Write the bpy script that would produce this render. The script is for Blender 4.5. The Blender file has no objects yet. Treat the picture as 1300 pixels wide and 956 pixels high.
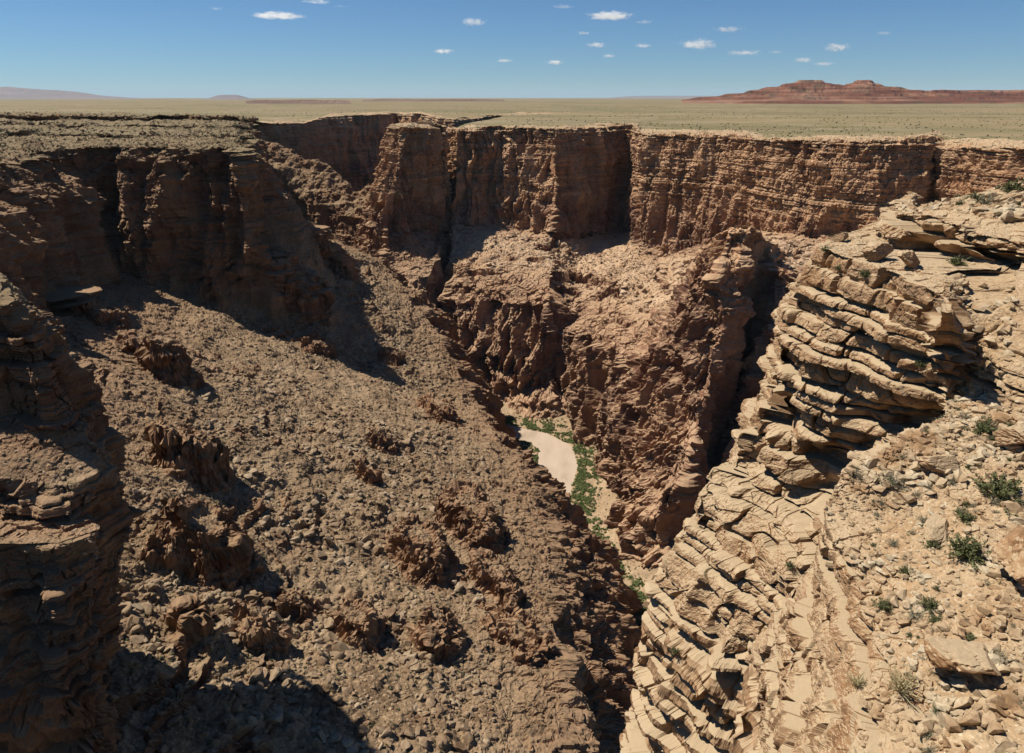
import bpy, bmesh, math, random
import numpy as np
from concurrent.futures import ThreadPoolExecutor
from mathutils import Vector, Matrix

# ------------------------------------------------------------------ camera, sky, sun, exposure
scene = bpy.context.scene
COL = scene.collection
PITCH = math.radians(22.22)          # the camera looks down into the gorge
cam_data = bpy.data.cameras.new('camera')
cam_data.lens = 24.0
cam_data.sensor_width = 36.0
cam_data.clip_start = 0.5
cam_data.clip_end = 200000.0
cam = bpy.data.objects.new('camera', cam_data)
COL.objects.link(cam)
cam.rotation_euler = (math.pi / 2 - PITCH, 0, 0)
scene.camera = cam

SUN_AZ, SUN_EL = math.radians(-72.0), math.radians(56.0)   # azimuth from +Y towards +X
world = bpy.data.worlds.new('World')
scene.world = world
world.use_nodes = True
wn = world.node_tree.nodes
wl = world.node_tree.links
sky = wn.new('ShaderNodeTexSky')
sky.sky_type = 'NISHITA'
sky.sun_disc = False
sky.sun_elevation = SUN_EL
sky.sun_rotation = SUN_AZ
sky.altitude = 1800.0
sky.air_density = 1.0
sky.dust_density = 0.0
sky.ozone_density = 1.5
bg = wn['Background']
bg.inputs['Strength'].default_value = 0.050
tint = wn.new('ShaderNodeMix')
tint.data_type = 'RGBA'
tint.blend_type = 'MULTIPLY'
tint.inputs[0].default_value = 1.0
tint.inputs[7].default_value = (0.60, 0.90, 1.22, 1)      # dry, dust-free desert air
wl.new(sky.outputs['Color'], tint.inputs[6])
wl.new(tint.outputs[2], bg.inputs['Color'])

sun_data = bpy.data.lights.new('sun', 'SUN')
sun_data.energy = 5.0
sun_data.angle = math.radians(0.5)
sun_data.color = (1.0, 0.945, 0.86)
sun = bpy.data.objects.new('sun', sun_data)
COL.objects.link(sun)
to_sun = Vector((math.sin(SUN_AZ) * math.cos(SUN_EL), math.cos(SUN_AZ) * math.cos(SUN_EL), math.sin(SUN_EL)))
sun.rotation_euler = to_sun.to_track_quat('Z', 'Y').to_euler()

scene.view_settings.view_transform = 'Standard'
scene.view_settings.look = 'None'
scene.view_settings.exposure = 0.4
scene.view_settings.gamma = 1.0
scene.view_settings.use_curve_mapping = False
scene.render.engine = 'CYCLES'
scene.cycles.max_bounces = 5
scene.cycles.diffuse_bounces = 1
scene.cycles.use_denoising = True
scene.cycles.volume_bounces = 4

Q = 1.0                              # mesh density
F = 866.7
CP, SP = math.cos(PITCH), math.sin(PITCH)


def px(u, v, y=None, z=None):
    """A measured direction of the photograph, taken out to depth y or height z, in metres."""
    a, d = (u - 650.0) / F, (v - 478.0) / F
    dx, dy, dz = a, CP - d * SP, -(SP + d * CP)
    k = y / dy if y is not None else z / dz
    return (dx * k, dy * k, dz * k)


# ------------------------------------------------------------------ noise
POOL = ThreadPoolExecutor(4)
CH = 1 << 16


def chunked(fn, *arrs):
    n = len(arrs[0])
    out = np.empty(n, np.float32)

    def job(a):
        b = min(n, a + CH)
        out[a:b] = fn(*[q[a:b] for q in arrs])
    list(POOL.map(job, range(0, n, CH)))
    return out


def hash3(ix, iy, iz, seed):
    h = (ix.astype(np.uint32) * np.uint32(0x8da6b343)) ^ (iy.astype(np.uint32) * np.uint32(0xd8163841)) ^ (iz.astype(np.uint32) * np.uint32(0xcb1ab31f)) ^ np.uint32((seed * 0x9e3779b1 + 12345) & 0xffffffff)
    h ^= h >> np.uint32(15)
    h *= np.uint32(0x2c1b3c6d)
    h ^= h >> np.uint32(12)
    h *= np.uint32(0x297a2d39)
    h ^= h >> np.uint32(15)
    return h


def h01(h):
    return h.astype(np.float32) * np.float32(1.0 / 4294967296.0)


def _vnoise(x, y, z, seed):
    fx, fy, fz = np.floor(x), np.floor(y), np.floor(z)
    ix, iy, iz = fx.astype(np.int32), fy.astype(np.int32), fz.astype(np.int32)
    x, y, z = x - fx, y - fy, z - fz
    u = x * x * x * (x * (x * 6 - 15) + 10)
    v = y * y * y * (y * (y * 6 - 15) + 10)
    w = z * z * z * (z * (z * 6 - 15) + 10)

    def g(a, b, c):
        h = hash3(ix + a, iy + b, iz + c, seed)
        # gradient with three byte components
        gx = (h & np.uint32(255)).astype(np.float32) - 127.5
        gy = ((h >> np.uint32(8)) & np.uint32(255)).astype(np.float32) - 127.5
        gz = ((h >> np.uint32(16)) & np.uint32(255)).astype(np.float32) - 127.5
        return (gx * (x - a) + gy * (y - b) + gz * (z - c)) * np.float32(1 / 62.0)
    c00 = g(0, 0, 0); c00 += u * (g(1, 0, 0) - c00)
    c10 = g(0, 1, 0); c10 += u * (g(1, 1, 0) - c10)
    c01 = g(0, 0, 1); c01 += u * (g(1, 0, 1) - c01)
    c11 = g(0, 1, 1); c11 += u * (g(1, 1, 1) - c11)
    c00 += v * (c10 - c00)
    c01 += v * (c11 - c01)
    return c00 + w * (c01 - c00)


def noise(p, scale, seed=0, octaves=1, gain=0.5, zs=None, ridged=False):
    """Gradient noise, about -1..1; scale = feature size in metres, zs = another size along z."""
    s = np.float32(1.0 / scale)
    sz = np.float32(1.0 / (zs or scale))

    def fn(x, y, z):
        tot, amp, fr, nrm = 0.0, 1.0, 1.0, 0.0
        for o in range(octaves):
            q = np.float32(fr)
            n = _vnoise(x * s * q + np.float32(o * 17.3), y * s * q - np.float32(o * 9.1), z * sz * q + np.float32(o * 5.7), seed + o * 31)
            if ridged:
                n = 1.0 - 2.0 * np.abs(n)
            tot = tot + n * np.float32(amp)
            nrm += amp
            amp *= gain
            fr *= 2.03
        return tot / np.float32(nrm)
    return chunked(fn, p[:, 0], p[:, 1], p[:, 2])


def cells2(p, size, layer, seed=0):
    """Voronoi cells in plan, different in every layer: crack distance (0 at a joint) and a random value per cell."""
    s = np.float32(1.0 / size)
    both = np.empty((2, len(p)), np.float32)

    def fn(x, y, l, idx):
        x, y = x * s, y * s
        fx, fy = np.floor(x), np.floor(y)
        ix, iy = fx.astype(np.int32), fy.astype(np.int32)
        f1 = np.full(len(x), 9.0, np.float32); f2 = f1.copy(); cid = np.zeros(len(x), np.float32)
        for a in (-1, 0, 1):
            for b in (-1, 0, 1):
                h = hash3(ix + a, iy + b, l, seed)
                hx = (h & np.uint32(0xffff)).astype(np.float32) / 65536.0
                hy = (h >> np.uint32(16)).astype(np.float32) / 65536.0
                dx, dy = fx + a + hx - x, fy + b + hy - y
                d = np.sqrt(dx * dx + dy * dy)
                near = d < f1
                f2 = np.where(near, f1, np.minimum(f2, d))
                cid = np.where(near, h01(hash3(ix + a, iy + b, l, seed + 77)), cid)
                f1 = np.where(near, d, f1)
        both[0, idx] = f2 - f1
        both[1, idx] = cid
        return f1
    chunked(fn, p[:, 0], p[:, 1], layer.astype(np.int32), np.arange(len(p)))
    return both[0], both[1]


def cells3(p, size, seed=0, squash=1.0):
    """Voronoi F1 and a random value per cell in 3D (for embedded boulders)."""
    s = np.float32(1.0 / size)
    both = np.empty((2, len(p)), np.float32)

    def fn(x, y, z, idx):
        x, y, z = x * s, y * s, z * s * np.float32(squash)
        fx, fy, fz = np.floor(x), np.floor(y), np.floor(z)
        ix, iy, iz = fx.astype(np.int32), fy.astype(np.int32), fz.astype(np.int32)
        f1 = np.full(len(x), 9.0, np.float32); cid = np.zeros(len(x), np.float32)
        for a in (-1, 0, 1):
            for b in (-1, 0, 1):
                for c in (-1, 0, 1):
                    h = hash3(ix + a, iy + b, iz + c, seed)
                    dx = fx + a + (h & np.uint32(1023)).astype(np.float32) / 1024.0 - x
                    dy = fy + b + ((h >> np.uint32(10)) & np.uint32(1023)).astype(np.float32) / 1024.0 - y
                    dz = fz + c + ((h >> np.uint32(20)) & np.uint32(1023)).astype(np.float32) / 1024.0 - z
                    d = dx * dx + dy * dy + dz * dz
                    near = d < f1
                    cid = np.where(near, h01(hash3(ix + a, iy + b, iz + c, seed + 55)), cid)
                    f1 = np.where(near, d, f1)
        f1 = np.sqrt(f1)
        both[0, idx] = f1
        both[1, idx] = cid
        return f1
    chunked(fn, p[:, 0], p[:, 1], p[:, 2], np.arange(len(p)))
    return both[0], both[1]


def sstep(a, b, x):
    t = np.clip((x - a) / (b - a), 0, 1)
    return t * t * (3 - 2 * t)


class Beds:
    """A stack of rock beds from z0 down to z1: thickness, how far each stands out, how hollow its base joint is."""

    def __init__(self, z1, z0, tmin, tmax, seed, thick=0.15):
        r = np.random.RandomState(seed)
        zs = [z1]
        while zs[-1] < z0:
            k = 3.0 if r.rand() < thick else 1.0
            zs.append(zs[-1] + (tmin + (tmax - tmin) * r.rand() ** 1.7) * k)
        self.b = np.array(zs, np.float32)
        n = len(zs)
        self.off = (r.rand(n).astype(np.float32) * 2 - 1)
        self.gap = (r.rand(n).astype(np.float32) ** 2)

    def plus(self, other):
        m = self.b < other.b[0] - 1
        self.b = np.concatenate([self.b[m], other.b])
        self.off = np.concatenate([self.off[m], other.off]); self.gap = np.concatenate([self.gap[m], other.gap])
        return self

    def look(self, z):
        i = np.clip(np.searchsorted(self.b, z, side='right') - 1, 0, len(self.b) - 2)
        lo, hi = self.b[i], self.b[i + 1]
        f = np.clip((z - lo) / (hi - lo), 0, 1)
        return i, f, hi - lo


# ------------------------------------------------------------------ meshes
def mesh_from(name, V, faces, attrs=None, smooth=True):
    me = bpy.data.meshes.new(name)
    nv, nf = len(V), len(faces)
    k = faces.shape[1]
    me.vertices.add(nv)
    me.vertices.foreach_set('co', np.ascontiguousarray(V, np.float32).ravel())
    me.loops.add(nf * k)
    me.loops.foreach_set('vertex_index', np.ascontiguousarray(faces, np.int32).ravel())
    me.polygons.add(nf)
    me.polygons.foreach_set('loop_start', np.arange(0, nf * k, k, dtype=np.int32))
    me.polygons.foreach_set('use_smooth', np.full(nf, smooth, bool))
    for nm, a in (attrs or {}).items():
        at = me.attributes.new(nm, 'FLOAT', 'POINT')
        at.data.foreach_set('value', np.ascontiguousarray(a, np.float32))
    me.update(calc_edges=True)
    return me


def link(name, me, mat, parent=None, **props):
    o = bpy.data.objects.new(name, me)
    COL.objects.link(o)
    if mat is not None and not me.materials:
        me.materials.append(mat)
    o.parent = parent
    for k, v in props.items():
        o[k] = v
    return o


def grid_faces(ns, nt, flip=False):
    a = (np.arange(ns - 1)[:, None] * nt + np.arange(nt - 1)[None, :]).ravel()
    f = np.stack([a, a + 1, a + nt + 1, a + nt], 1)
    return f[:, ::-1] if flip else f


def blur(G, axis, k):
    if k < 1:
        return G
    w = np.hanning(2 * k + 3)[1:-1]
    w /= w.sum()
    pad = [(0, 0)] * G.ndim
    pad[axis] = (k, k)
    H = np.pad(G, pad, mode='reflect', reflect_type='odd')
    out = np.zeros_like(G)
    for i, q in enumerate(w):
        sl = [slice(None)] * G.ndim
        sl[axis] = slice(i, i + G.shape[axis])
        out += q * H[tuple(sl)]
    return out


def loft(cols, cliff, ns, nt, tmul=None, smul=None, bs=3, bt=2):
    """Bilinear sheet through the control net cols[c][r]; samples go where the sheet is large from the viewpoint."""
    N = np.array(cols, np.float64)
    C, R, _ = N.shape
    cl = np.array(cliff, np.float64)
    if cl.ndim == 1:
        cl = np.repeat(cl[None], C, 0)
    dist = np.maximum(np.linalg.norm(N, axis=2), 12.0)

    def spread(seg, dd, n, mul):
        w = (seg / dd)
        w = np.sqrt((w ** 2).mean(1)) + 1e-4
        if mul is not None:
            w = w * np.array(mul)
        cum = np.concatenate([[0], np.cumsum(w)])
        return np.interp(np.linspace(0, cum[-1], n), cum, np.arange(len(cum)))
    tseg = np.linalg.norm(N[:, 1:] - N[:, :-1], axis=2).T
    td = ((dist[:, 1:] + dist[:, :-1]) / 2).T
    tp = spread(tseg, td, nt, tmul)
    sseg = np.linalg.norm(N[1:] - N[:-1], axis=2)
    sd = (dist[1:] + dist[:-1]) / 2
    sp = spread(sseg, sd, ns, smul)

    def interp(A):
        i = np.clip(sp.astype(int), 0, C - 2); f = sp - i
        sh = (-1,) + (1,) * (A.ndim - 1)
        A = A[i] * (1 - f).reshape(sh) + A[i + 1] * f.reshape(sh)
        j = np.clip(tp.astype(int), 0, R - 2); g = tp - j
        sh = (1, -1) + (1,) * (A.ndim - 2)
        return A[:, j] * (1 - g).reshape(sh) + A[:, j + 1] * g.reshape(sh)
    G = interp(N); c = interp(cl)
    G = blur(blur(G, 0, int(bs * ns / 100)), 1, int(bt * nt / 100))
    c = blur(blur(c, 0, int(bs * ns / 100)), 1, int(bt * nt / 100))
    du = np.gradient(G, axis=0); dv = np.gradient(G, axis=1)
    nrm = np.cross(dv, du)
    nrm /= np.linalg.norm(nrm, axis=2, keepdims=True) + 1e-9
    return G, nrm, c


def flip_to(nrm, hint):
    if (nrm * np.array(hint)).sum(-1).mean() < 0:
        return -nrm, True
    return nrm, False

# ------------------------------------------------------------------ rock
def rock(G, nrm, cl, beds, outcrop=0.0, oc_scale=60.0, butt=(60, 9.0), flute=(16, 3.0), bed_amp=2.2, gap=1.6, block=9.0,
         crack=1.2, fine=0.7, lat=25.0, tal=(45, 5.0, 9, 1.2), boul=((6.0, 1.6), (2.4, 0.7)), bumps=(), seed=0, dip=(0, 0), wob=2.5,
         facets=((11, 2.2), (4.5, 1.1)), thin=None, thin_amt=.3, hollows=(), steps=None, step_amt=0.0, step_scale=90.0, massive=None, lnw=.9, cidw=.9, calm=None, deeper=None, step_cliff=0.0, tread=.3, jw=.09, jmin=.3, sh=(.5, .82), ragged=0.0):
    """Turn a smooth base sheet into rock: buttresses, flutes, bedded ledges with joints and hollows, talus with boulders."""
    shp = G.shape[:2]
    P = G.reshape(-1, 3).astype(np.float32).copy()
    N = nrm.reshape(-1, 3).astype(np.float32)
    c = cl.reshape(-1).astype(np.float32)
    if ragged:                                    # the rim and its ledges wander in and out
        k = ragged * sstep(-60, -36, P[:, 2])
        W = P.copy(); W[:, 2] *= 3
        nx, ny = noise(W, 55, seed + 95, 4, .6) * k, noise(W, 55, seed + 96, 4, .6) * k
        P[:, 0] += nx; P[:, 1] += ny * 1.6
    # shoulders and knobs of solid rock standing on the slope
    if bumps:
        wx = noise(P, 12, seed + 900, 4) * 7; wy = noise(P + 31.7, 12, seed + 901, 4) * 7
        for (bx, by, bz, r, h, *ax) in bumps:
            ex, ang = ax if ax else (1.0, 0.0)
            dx, dy = P[:, 0] + wx - bx, P[:, 1] + wy - by
            ca, sa = math.cos(ang), math.sin(ang)
            q = np.sqrt(((dx * ca + dy * sa) / ex) ** 2 + (-dx * sa + dy * ca) ** 2) / r
            P[:, 2] += h * sstep(1.0, 0.55, q)
            c = np.maximum(c, sstep(1.2, 0.95, q) * (0.35 + 0.65 * sstep(0.2, 0.55, q)))
    hl = np.sqrt(N[:, 0] ** 2 + N[:, 1] ** 2)
    steep = sstep(0.15, 0.5, hl)
    sheer = 0.08 + 0.92 * sstep(sh[0], sh[1], hl)
    # the slope breaks into cliffs and benches where rock crops out
    if steps is not None:
        m = noise(P, step_scale, seed + 1, 5, 0.55, zs=step_scale * 0.7)
        if deeper is not None:
            m = m + .16 * sstep(deeper, deeper - 45, P[:, 2])
        m = sstep(0.10 - step_amt, 0.34 - step_amt, m) * steep * sstep(1.0, 0.5, c)
        m = np.maximum(m, step_cliff * sstep(.4, .7, c) * steep)
        zw = P[:, 2] + noise(P, 70, seed + 60, 3) * 14 + noise(P, 16, seed + 61, 4, .6) * 4.5
        i, f, th = steps.look(zw)
        L = P.copy(); L[:, 2] = i * 50.0
        mm = m * np.clip(0.75 + 0.9 * noise(L, 45, seed + 62, 3), 0, 1)
        e0 = 0.22 + 0.3 * h01(hash3(i, i * 0, i * 0, seed + 63)).astype(np.float32)
        S = 0.42 * f + 0.58 * sstep(e0, e0 + 0.16, f)
        P[:, 2] += (S - f) * th * mm
        on = sstep(e0 - 0.07, e0, f) * sstep(e0 + 0.3, e0 + 0.16, f)
        c = np.maximum(c, mm * (tread + (1 - tread) * on))
    elif outcrop > 0:
        m = noise(P, oc_scale, seed + 1, 4, 0.55, zs=oc_scale * 0.5)
        c = np.maximum(c, sstep(0.0, 0.28, m - 0.32 + outcrop * 0.5) * sstep(0.1, 0.4, hl) * 0.85)
    wall = sheer
    Gp = P.reshape(shp + (3,))
    N2 = np.cross(np.gradient(Gp, axis=1), np.gradient(Gp, axis=0))
    N2 /= np.linalg.norm(N2, axis=2, keepdims=True) + 1e-9
    N2 = blur(blur(N2, 0, 4), 1, 4).reshape(-1, 3).astype(np.float32)
    N2 *= np.sign((N2 * N).sum(1).mean())
    N2 /= np.linalg.norm(N2, axis=1, keepdims=True) + 1e-9
    hl2 = np.sqrt(N2[:, 0] ** 2 + N2[:, 1] ** 2)
    sheer = 0.08 + 0.92 * sstep(sh[0], sh[1], hl2)
    H = np.stack([N2[:, 0], N2[:, 1], np.zeros_like(hl2)], 1) / np.maximum(hl2, 1e-3)[:, None]
    d = np.zeros(len(P), np.float32)
    soft = np.ones(len(P), np.float32)            # bedded above, massive dark rock in the inner gorge
    if massive is not None:
        soft = 0.22 + 0.78 * sstep(massive - 12, massive + 14, P[:, 2] + noise(P, 50, seed + 80, 2) * 12)
    if butt[1]:
        d += butt[1] * (noise(P, butt[0], seed + 2, 3, 0.5, zs=butt[0] * 4, ridged=True) - 0.4) * c * wall
    if flute[1]:
        W = P.copy(); W[:, 0] += noise(P, 30, seed + 3) * 6; W[:, 1] += noise(P, 30, seed + 4) * 6
        n = noise(W, flute[0], seed + 5, 4, 0.5, zs=flute[0] * 7, ridged=True)
        if calm is not None:
            q = 1 - .5 * sstep(calm - 60, calm + 40, P[:, 0]) * soft
            d *= q; n = .3 + (n - .3) * q
        d += flute[1] * (n - 0.3) * c * (1.35 - 0.35 * soft) * wall
    zw = P[:, 2] + P[:, 0] * dip[0] + P[:, 1] * dip[1] + noise(P, 160, seed + 6) * wob + noise(P, 22, seed + 7, 2) * wob * 0.16
    i, f, th = beds.look(zw)
    L = P.copy(); L[:, 2] = i * (lat * 1.37)
    ln = noise(L, lat, seed + 8, 4)
    W = P.copy()
    W[:, 0] += noise(P, block * 0.8, seed + 9, 2) * block * 0.3
    W[:, 1] += noise(P, block * 0.8, seed + 10, 2) * block * 0.3
    ck, cid = cells2(W, block, i, seed + 11)
    lip = np.abs(2 * f - 1) ** 4 * 0.35
    under = sstep(0.26, 0.08, f)
    open_ = np.clip(0.55 + 1.2 * noise(L, lat * 0.6, seed + 13, 2), 0.05, 1.3)
    jo = sstep(jmin, jmin + .3, h01(hash3((cid * 65536).astype(np.int32), i, i, seed + 14)))
    d += c * sheer * soft * (bed_amp * (beds.off[i] * 0.7 + ln * lnw + (cid - 0.5) * cidw)
                      - gap * (0.2 + 1.1 * beds.gap[i]) * np.maximum(lip, under) * open_
                      - crack * sstep(jw, 0.0, ck) * jo * np.minimum(th, 3.0) / 3.0)
    if thin is not None:
        i2, f2, th2 = thin.look(zw)
        L[:, 2] = i2 * 11.3
        d += c * sheer * soft * (bed_amp * thin_amt * (thin.off[i2] + 1.2 * noise(L, lat * 0.5, seed + 15, 3)) - gap * thin_amt * .8 * sstep(0.3, 0.0, f2))
    W = P.copy()
    W += np.stack([noise(P, 7, seed + 16, 2), noise(P + 9.3, 7, seed + 17, 2), noise(P - 5.1, 7, seed + 18, 2)], 1) * np.float32(1.2 * fine)
    dn = c * fine * noise(P, fine * 5, seed + 12, 4, 0.6)
    for n_, (size, amp) in enumerate(facets):
        f1, cd = cells3(W, size, seed + 50 + n_, 1.0)
        dn += c * amp * (cd - 0.55 + 0.2 * (0.5 - f1)) * (1.6 - 0.6 * soft)
    for (hx, hy, hz, r, dep) in hollows:
        q = np.sqrt((P[:, 0] - hx) ** 2 + (P[:, 1] - hy) ** 2 + ((P[:, 2] - hz) * 1.6) ** 2) / r
        d -= dep * sstep(1.0, 0.3, q + 0.25 * noise(P, r * .6, seed + 70, 2))
    P2 = P + H * d[:, None] + N2 * dn[:, None]
    # loose slope
    u = (1 - c)
    e = tal[1] * noise(P, tal[0], seed + 20, 3) + tal[3] * noise(P, tal[2], seed + 21, 4, 0.55)
    k = 0.10 + 0.90 * sstep(-0.15, 0.5, noise(P, tal[0] * 1.2, seed + 22, 4))
    for n_, (size, amp) in enumerate(boul):
        f1, cd = cells3(W, size, seed + 30 + n_)
        rad = 0.16 + 0.42 * cd ** 2.0
        e += amp * sstep(1.0, 0.6, f1 / rad) * (0.35 + 0.65 * np.sqrt(np.maximum(0, 1 - (f1 / rad) ** 2))) * rad / 0.56 * k
    P2 += N * (e * u)[:, None]
    P2 += N * (fine * 0.4 * noise(P, fine * 1.9, seed + 40, 3, 0.6))[:, None]
    return P2.reshape(shp + (3,)), c.reshape(shp)


def on_sheet(G, spots):
    """Bumps given as (u, v, radius, height, ...) of the photograph -> plan position on a base sheet."""
    g = G.reshape(-1, 3)
    f = g[:, 1] * CP - g[:, 2] * SP
    f = np.maximum(f, 1)
    u = 650 + F * g[:, 0] / f
    v = 478 - F * (g[:, 1] * SP + g[:, 2] * CP) / f
    out = []
    for q in spots:
        d = (u - q[0]) ** 2 + (v - q[1]) ** 2
        near = np.where(d < d.min() + 30)[0]
        k = near[np.argmin(f[near])]
        out.append(tuple(g[k]) + tuple(q[2:]))
    return out


def sheet(name, cols, cliff, ns, nt, mat, hint, tmul=None, smul=None, bs=1.0, bt=1.0, kind='structure', obj=True, **kw):
    ns, nt = int(ns * Q), int(nt * Q)
    G, nrm, c = loft(cols, cliff, ns, nt, tmul, smul, bs, bt)
    nrm, fl = flip_to(nrm, hint)
    for k in ('bumps', 'hollows'):
        if kw.get(k):
            kw[k] = on_sheet(G, kw[k])
    V, c2 = rock(G, nrm, c, **kw)
    me = mesh_from(name, V.reshape(-1, 3), grid_faces(ns, nt, not fl), {'cliff': c2.ravel()}, smooth=False)
    o = link(name, me, mat)
    if kind:
        o['kind'] = kind
    return o, V, c2


# ------------------------------------------------------------------ materials
def new_mat(name):
    m = bpy.data.materials.new(name)
    m.use_nodes = True
    nt = m.node_tree
    b = nt.nodes['Principled BSDF']
    b.inputs['Specular IOR Level'].default_value = 0.15
    b.inputs['Roughness'].default_value = 0.9
    return m, nt, b


class NT:
    def __init__(self, nt):
        self.nt = nt

    def n(self, t, **kw):
        q = self.nt.nodes.new(t)
        for k, v in kw.items():
            setattr(q, k, v)
        return q

    def l(self, a, b):
        self.nt.links.new(a, b)

    def mapped(self, co, s):
        m = self.n('ShaderNodeMapping')
        m.inputs['Scale'].default_value = s
        self.l(co, m.inputs['Vector'])
        return m.outputs[0]

    def noise(self, co, scale, detail=4, rough=0.55):
        q = self.n('ShaderNodeTexNoise')
        q.inputs['Scale'].default_value = scale
        q.inputs['Detail'].default_value = detail
        q.inputs['Roughness'].default_value = rough
        self.l(co, q.inputs['Vector'])
        return q.outputs['Fac']

    def ramp(self, fac, stops):
        r = self.n('ShaderNodeValToRGB')
        e = r.color_ramp.elements
        while len(e) > 1:
            e.remove(e[-1])
        e[0].position, e[0].color = stops[0][0], tuple(stops[0][1]) + (1,)
        for p, c in stops[1:]:
            x = e.new(p); x.color = tuple(c) + (1,)
        self.l(fac, r.inputs[0])
        return r.outputs[0]

    def step(self, fac, a, b):
        m = self.n('ShaderNodeMapRange')
        m.interpolation_type = 'SMOOTHSTEP'
        m.inputs['From Min'].default_value = a
        m.inputs['From Max'].default_value = b
        self.l(fac, m.inputs['Value'])
        return m.outputs[0]

    def math(self, op, a, b=None):
        m = self.n('ShaderNodeMath', operation=op)
        for i, q in enumerate((a, b)):
            if q is None:
                continue
            if isinstance(q, (int, float)):
                m.inputs[i].default_value = q
            else:
                self.l(q, m.inputs[i])
        return m.outputs[0]

    def mix(self, fac, a, b, mode='MIX'):
        m = self.n('ShaderNodeMix', data_type='RGBA', blend_type=mode)
        if isinstance(fac, (int, float)):
            m.inputs[0].default_value = fac
        else:
            self.l(fac, m.inputs[0])
        for i, q in ((6, a), (7, b)):
            if isinstance(q, tuple):
                m.inputs[i].default_value = tuple(q) + (1,)
            else:
                self.l(q, m.inputs[i])
        return m.outputs[2]


def rock_material(name, strata, talus, varnish=(0.10, 0.06, 0.045), var_amt=0.6, dust=(0.42, 0.33, 0.22), size=1.0, shrub=(0.09, 0.10, 0.05), shrub_amt=0.3,
                  zband=0.09, bump=0.6, pale=(0.5, 0.42, 0.31), dust_amt=0.6, deep=None, cap=None):
    m, nt, b = new_mat(name)
    t = NT(nt)
    geo = t.n('ShaderNodeNewGeometry')
    pos = geo.outputs['Position']
    att = t.n('ShaderNodeAttribute', attribute_name='cliff').outputs['Fac']
    nz = t.n('ShaderNodeSeparateXYZ'); t.l(geo.outputs['Normal'], nz.inputs[0])
    nzv = nz.outputs[2]
    k = 1.0 / size
    band = t.noise(t.mapped(pos, (0.006 * k, 0.006 * k, zband * k)), 1.0, 5, 0.62)
    col = t.ramp(band, strata)
    blot = t.noise(pos, 0.035 * k, 4, 0.6)
    col = t.mix(t.step(blot, 0.42, 0.68), col, strata[-1][1], 'MIX')
    col = t.mix(0.65, t.ramp(band, strata), col)
    grain = t.noise(pos, 0.45 * k, 5, 0.65)
    zsep = t.n('ShaderNodeSeparateXYZ'); t.l(pos, zsep.inputs[0])
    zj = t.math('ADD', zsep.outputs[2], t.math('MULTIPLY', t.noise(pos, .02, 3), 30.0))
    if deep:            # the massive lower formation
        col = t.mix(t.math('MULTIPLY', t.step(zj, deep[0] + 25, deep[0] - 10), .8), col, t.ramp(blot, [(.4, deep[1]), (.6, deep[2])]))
    col = t.mix(1.0, col, t.ramp(grain, [(0.28, (0.72, 0.70, 0.68)), (0.5, (1, 1, 1)), (0.75, (1.22, 1.2, 1.16))]), 'MULTIPLY')
    # dark desert varnish runs down steep faces
    st = t.noise(t.mapped(pos, (0.11 * k, 0.11 * k, 0.012 * k)), 1.0, 5, 0.6)
    big = t.noise(pos, 0.012 * k, 3, 0.5)
    va = t.math('MULTIPLY', t.step(st, 0.44, 0.66), t.step(big, 0.36, 0.6))
    va = t.math('MULTIPLY', va, t.step(nzv, 0.6, 0.3))
    va = t.math('MULTIPLY', va, var_amt)
    col = t.mix(va, col, varnish)
    # dust and rubble lying on the flat tops of ledges
    du = t.math('MULTIPLY', t.step(nzv, 0.5, 0.85), dust_amt)
    col = t.mix(du, col, dust)
    # loose slope: soil, pale stones, dry scrub
    s1 = t.noise(pos, 0.05 * k, 4, 0.6)
    so = t.ramp(s1, talus)
    sp = t.noise(pos, 0.9 * k, 3, 0.7)
    so = t.mix(t.step(sp, 0.56, 0.66), so, pale)
    sh = t.noise(pos, 0.42 * k, 2, 0.6)
    sh2 = t.noise(pos, 0.02 * k, 3, 0.5)
    sa = t.math('MULTIPLY', t.step(sh, 0.60, 0.68), t.step(sh2, 0.35, 0.6))
    so = t.mix(t.math('MULTIPLY', sa, shrub_amt), so, shrub)
    so = t.mix(1.0, so, t.ramp(grain, [(0.3, (0.75, 0.74, 0.72)), (0.5, (1, 1, 1)), (0.7, (1.2, 1.19, 1.17))]), 'MULTIPLY')
    cf = t.step(t.math('ADD', att, t.math('MULTIPLY', t.math('SUBTRACT', grain, 0.5), 0.6)), 0.25, 0.6)
    col = t.mix(cf, so, col)
    if cap:             # the formation along the rim
        col = t.mix(t.math('MULTIPLY', t.step(zj, cap[0], cap[0] + 20), t.math('MULTIPLY', t.step(nzv, .2, .8), .75)), col, t.mix(sa, cap[1], shrub))
    t.l(col, b.inputs['Base Color'])
    bn = t.n('ShaderNodeBump')
    bn.inputs['Strength'].default_value = bump
    bn.inputs['Distance'].default_value = 0.5 * size
    hgt = t.math('ADD', t.noise(pos, 0.8 * k, 6, 0.7), t.math('MULTIPLY', t.noise(t.mapped(pos, (0.15 * k, 0.15 * k, 1.6 * k)), 1.0, 4, 0.6), 0.35))
    t.l(hgt, bn.inputs['Height'])
    t.l(bn.outputs[0], b.inputs['Normal'])
    return m


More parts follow.
